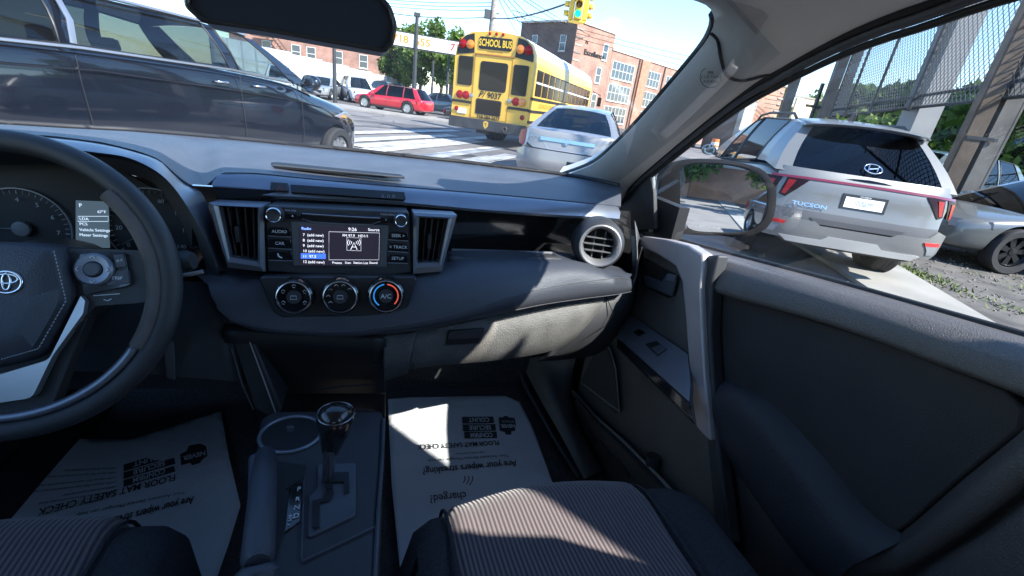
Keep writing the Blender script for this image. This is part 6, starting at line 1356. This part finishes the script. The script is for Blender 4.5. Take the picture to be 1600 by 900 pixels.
for k in range(6):
    cable('thin cable sloping from the pole top down over the school, number %s from the left' % ('one', 'two', 'three', 'four', 'five', 'six')[k], P(775+3*k, -10-3*k, Y=46), P(815+24*k, 62+6*k-(30 if k > 3 else 0), Y=70), .2, .03)
for k in range(4): cable('cable along the sky left of the pole top, %s' % ('lowest', 'second lowest', 'second highest', 'highest')[k], P(590, 8-5*k, Y=48), P(768, 16-6*k, Y=46), .15, .026)
for k in range(3): cable('long cable crossing before the school roof, %s' % ('lowest', 'middle one', 'highest')[k], P(800, 30-7*k, Y=55), P(1130, 118-9*k, Y=55), .2, .028)
for k in range(4): cable('cable beside the orange brick building, %s' % ('lowest', 'second lowest', 'second highest', 'highest')[k], P(1195, 168-7*k, Y=30), P(1330, 188-7*k, Y=30), .05, .02)

# ================================================================== steel columns, fences on the right
fd = dirv(36.6); FA = V((7.7, 2.2, 0)); FB = V((17.6, 15.5, 0))
def column(label, p, h, ws, m=steel, az=36.6, rz_=None):
    e = empty('steel_column', p, -R_(az)); tag(e, label, 'column'); mb = MB()
    for (x, y, w_, d_) in ws: mb.box((x, y, h/2), (w_, d_, h))
    mb.build('shaft', m, e, bevel=.01); return e
rust = mat('rusty_steel', (.13, .095, .07), .75, metal=.2, noise=(3, .4)); palesteel = mat('pale_steel', (.22, .22, .22), .6, noise=(1.5, .1))
e = column('pair of rusty steel columns bolted together, right behind the silver SUV', V((10.75, 6.25, 0)), 16, [(-.30, 0, .05, .30), (-.15, -.0, .26, .04), (-.15, .15, .30, .03), (-.15, -.15, .30, .03)], rust); e.scale = (.85, .85, 1)
mb = MB(); 
for (x, y, w_, d_) in [(.12, 0, .04, .28), (.28, .12, .30, .03), (.28, -.12, .30, .03), (.42, 0, .04, .28)]: mb.box((x, y, 8), (w_, d_, 16))
mb.build('second_shaft', mat('weathered_steel', (.17, .15, .13), .7, noise=(2, .35)), e)
mb = MB()
for z in (1.9, 6): mb.box((.0, -.17, z), (.55, .02, .06))
mb.build('bolt_plate', steel, e)
column('pale grey square column behind the mesh fence', V((13.6, 9.4, 0)), 18, [(0, 0, .58, .58)], palesteel, 20)
column('dark steel column at the far left end of the mesh fence', V((17.9, 15.9, 0)), 17, [(-.2, 0, .34, .5), (.22, 0, .3, .4)], steel)
column('distant dark steel column over the roof of the silver SUV', AP(44.4, 36), 14, [(0, 0, .55, .55)], steel)
sg = empty('sign_bracket', AP(47.3, 24)); tag(sg, 'dark H-shaped bracket left of the steel columns', 'bracket'); mb = MB(); mb.box((-.25, 0, 3.0), (.12, .1, 1.6)); mb.box((.25, 0, 3.1), (.12, .1, 1.6)); mb.box((0, 0, 2.9), (1.4, .08, .1)); mb.tube([(.65, 0, 0), (.65, 0, 3)], .06, 8); mb.build('bracket_bars', steel, sg)
mesh_m = mat('mesh_wire', (.06, .065, .07), .5, metal=.4)
def chain(name, label, A, B, z0, z1, pitch, r, rails, posts, mm=mesh_m, railm=steel, rail_r=.035):
    e = empty(name, A); tag(e, label, 'fence'); L_ = (B-A).length; d = (B-A).normalized(); h = z1-z0; mb = MB()
    nrm = V((d.y, -d.x, 0))*r; up_ = V((0, 0, 1)); s_ = pitch*1.2
    def wr(a, b):
        t = (b-a).normalized(); q = t.cross(nrm).normalized()*r; mb.add([a+q, a-q, a+nrm, b+q, b-q, b+nrm], [(0, 1, 4, 3), (1, 2, 5, 4), (2, 0, 3, 5)])
    k = -h
    while k < L_:
        for sg_ in (1, -1):
            u0, u1 = k, k+h; v0, v1 = 0, h
            if sg_ < 0: v0, v1 = h, 0
            a0, a1 = max(0, u0), min(L_, u1); 
            if a1 <= a0: continue
            f = lambda u: v0+(v1-v0)*(u-u0)/h
            wr(d*a0+up_*(z0+f(a0)), d*a1+up_*(z0+f(a1)))
        k += s_
    mb.build('mesh', mm, e)
    for z in rails: mb = MB(); mb.tube([up_*z-d*.1+nrm*6, d*L_+up_*z+d*.1+nrm*6], rail_r, 8); mb.build('rail', railm, e, smooth=60)
    for t in posts: mb = MB(); mb.tube([d*t-nrm*4+up_*(0 if z0 < 1 else z0-.1), d*t-nrm*4+up_*(z1+.1)], rail_r*1.2, 8); mb.build('fence_post', railm, e, smooth=60)
    return e
chain('mesh_fence', 'tall steel mesh fence raised above the parked cars', FA, FB, 2.6, 10.5, .15, .012, (2.6, 2.87, 5.6, 8.2, 10.5), (0, 8.7, 11.7, 14.4, 16.5))
GA, GB = V((13.5, 2.5, 0)), V((25.5, 20.5, 0))
chain('mesh_fence', 'lower chain link fence with pale rails in front of the trees', GA, GB, .05, 2.25, .14, .007, (1.75, 2.25), (0, 3, 6, 9, 12, 15, 18, 21), railm=palesteel, rail_r=.03)
bb = empty('billboard', AP(45.9, 40)); tag(bb, 'pale yellow sign board beside the distant dark column', 'sign'); mb = MB(); mb.box((0, 0, 3.5), (1.6, .15, 1.7)); mb.build('board', mat('board_cream', (.75, .62, .36), .6), bb); mb = MB(); mb.box((0, 0, 4.45), (2.6, .2, .12)); mb.tube([(0, 0, 0), (0, 0, 2.7)], .08, 8); mb.build('stand', wood, bb)
cn = empty('traffic_cone', AP(38.7, 34)); tag(cn, 'orange and white traffic barrel near the white car', 'traffic barrel'); mb = MB(); mb.lathe((0, 0, 0), (0, 0, 1), [(.30, 0), (.28, .3), (.25, .6), (.22, 1.0), (0, 1.0)], 16); mb.build('barrel', mat('barrel_orange', (.8, .2, .04), .6), cn); mb = MB(); mb.lathe((0, 0, 0), (0, 0, 1), [(.285, .30), (.265, .5)], 16); mb.lathe((0, 0, 0), (0, 0, 1), [(.257, .62), (.24, .8)], 16); mb.build('white_band', win_white, cn)
# ================================================================== trees
leafs = [mat('leaf_dark', (.07, .12, .02), .6, noise=(1.2, .3)), mat('leaf_mid', (.12, .20, .03), .6, noise=(1.2, .3)), mat('leaf_light', (.18, .27, .05), .6, noise=(1.2, .3))]
for lm in leafs:
    nn = lm.node_tree.nodes; ll = lm.node_tree.links; bb_ = nn['Principled BSDF']; tr = nn.new('ShaderNodeBsdfTranslucent'); mx_ = nn.new('ShaderNodeMixShader'); mx_.inputs[0].default_value = .45
    src = bb_.inputs['Base Color'].links[0].from_socket; ll.new(src, tr.inputs[0]); ll.new(bb_.outputs[0], mx_.inputs[1]); ll.new(tr.outputs[0], mx_.inputs[2]); ll.new(mx_.outputs[0], nn['Material Output'].inputs[0])
bark = mat('bark', (.12, .09, .065), .9, noise=(6, .3))
def tree(label, p, h, cr, n, seed, ls=.28, base=.35, flat=1.0):
    rnd = random.Random(seed); e = empty('tree', p); tag(e, label, 'tree', 'street trees'); mb = MB()
    mb.tube([(0, 0, 0), (.1, 0, h*.3), (-.05, .1, h*.55), (.1, 0, h*.8)], [.22, .17, .12, .05], 8); tips = []
    for k in range(9):
        a = rnd.uniform(0, 6.28); z0 = h*rnd.uniform(.3, .6); z1 = h*rnd.uniform(.55, .92); q = V((math.cos(a), math.sin(a), 0))*cr*rnd.uniform(.5, .9)
        mb.tube([(0, 0, z0), q*.5+V((0, 0, (z0+z1)/2+.2)), q+V((0, 0, z1))], [.09, .06, .025], 6)
    mb.build('trunk', bark, e, smooth=60)
    mb = MB(); cl = []
    for k in range(26):
        a = rnd.uniform(0, 6.28); zz = rnd.uniform(base, 1.0); rr = cr*math.sqrt(max(.05, 1-((zz-base)/(1-base)*1.7-.75)**2))*rnd.uniform(.25, 1.0)
        cl.append((V((math.cos(a)*rr, math.sin(a)*rr*flat, zz*h)), cr*rnd.uniform(.22, .42), rnd.choice((0, 1, 1, 2))))
    for i in range(n):
        c, r, mi = rnd.choice(cl); u = V((rnd.gauss(0, 1), rnd.gauss(0, 1), rnd.gauss(0, .8))).normalized()*r*rnd.uniform(.5, 1.08); q = c+u
        a = V((rnd.gauss(0, 1), rnd.gauss(0, 1), rnd.gauss(0, 1))).normalized(); b = a.cross(V((rnd.gauss(0, 1), rnd.gauss(0, 1), rnd.gauss(0, 1)))).normalized(); s_ = ls*rnd.uniform(.6, 1.3)
        mb.add([q-a*s_, q+b*s_*.5, q+a*s_, q-b*s_*.5], [(0, 1, 2, 3)], mi if rnd.random() < .8 else rnd.choice((0, 1, 2)))
    mb.build('crown', leafs, e); return e
tree('broad green tree behind the banner, left of the slim posts', AP(4.2, 60), 8.0, 3.1, 7000, 1, .24); tree('green tree close to the left edge of the school bus', AP(6.6, 58), 8.6, 2.5, 7000, 2, .24); tree('small green tree just right of the rear-view mirror', AP(1.6, 64), 7.2, 2.8, 4500, 3, .26)
for k, (az, d, h, cr, lb) in enumerate(((50.5, 34, 4.2, 2.4, 'green tree behind the fence, nearest the dark end column'), (54.5, 31, 4.4, 2.2, 'tall light green tree behind the pale grey column'), (58.3, 26, 4.1, 2.6, 'bushy tree behind the pair of rusty columns'), (61.5, 24, 4.3, 2.8, 'dense tree above the sage green SUV'), (65, 23, 4.6, 3.0, 'big green tree at the right edge behind the chain link'), (69, 22, 7, 3.4, 'tree beyond the chain link, past the right edge of the window'), (47.2, 52, 5.2, 2.5, 'low distant tree beside the sign board'), (43.4, 56, 6.0, 2.4, 'distant tree between the orange building and the dark column'))):
    tree(lb, AP(az, d), h, cr, 7000 if k < 6 else 3000, 10+k, .24, .12)
mb = MB(); rnd = random.Random(5)
for i in range(9000):
    az = rnd.uniform(48, 72); p = AP(az, rnd.uniform(19, 22)); z = abs(rnd.gauss(0, .9)); a = V((rnd.gauss(0, 1), rnd.gauss(0, 1), rnd.gauss(0, 1))).normalized(); b = a.cross(V((rnd.gauss(0, 1), rnd.gauss(0, 1), 1))).normalized(); q = p+V((0, 0, z)); s_ = .16
    mb.add([q-a*s_, q+b*s_*.5, q+a*s_, q-b*s_*.5], [(0, 1, 2, 3)], rnd.choice((0, 1, 1, 2)))
o = mb.build('undergrowth', leafs); tag(o, 'green undergrowth along the foot of the chain link fence', 'undergrowth', kind='stuff')

bz, bzd, bzn = block('brick_building', 'brown brick building down the street behind the car', V((34, -36, 0)), -90, 60, 10, 7.5, or_brick)
for u in range(6): window(bz, bzd*(5+u*9)+V((0, 0, 3.6)), 3.2, 2.0, bzd, bzn, mull=(3, 2))
simple_car('parked_car', 'dark blue car parked along the kerb behind, seen in the door mirror', (3.6, -11), 12, 4.6, 1.85, 1.48, MATS['teal_paint'], cglass, .33, rim_m, kind='sedan')
# added out-of-view panel beside the passenger window, shapes the seat and mat sun patches
e = empty('shade_blocker', (1.30, -.60, 0)); tag(e, 'added green panel on a steel post, out of view, shading the passenger seat and footwell', 'sign')
mb = MB(); mb.box((0, 0, 2.11), (.012, .33, .56)); pnl = mb.build('blocker_panel', mat('blocker_green', (.03, .2, .08), .5), e, bevel=.003)
mb = MB(); mb.tube([(.03, 0, 0), (.03, 0, 2.40)], .022, 8); mb.build('post', steel, e, smooth=60)
for k, (x, y, h) in enumerate(((5.5, -27, 7), (12, -24, 8), (0, -34, 8.5), (17, -17, 7))):
    tree(('tree on the right behind the car, nearest the kerb', 'taller tree on the right behind the car', 'tree far behind the car along the kerb', 'tree behind the car beyond the fence')[k], V((x, y, 0)), h, 2.6, 2500, 40+k, .26, .2)
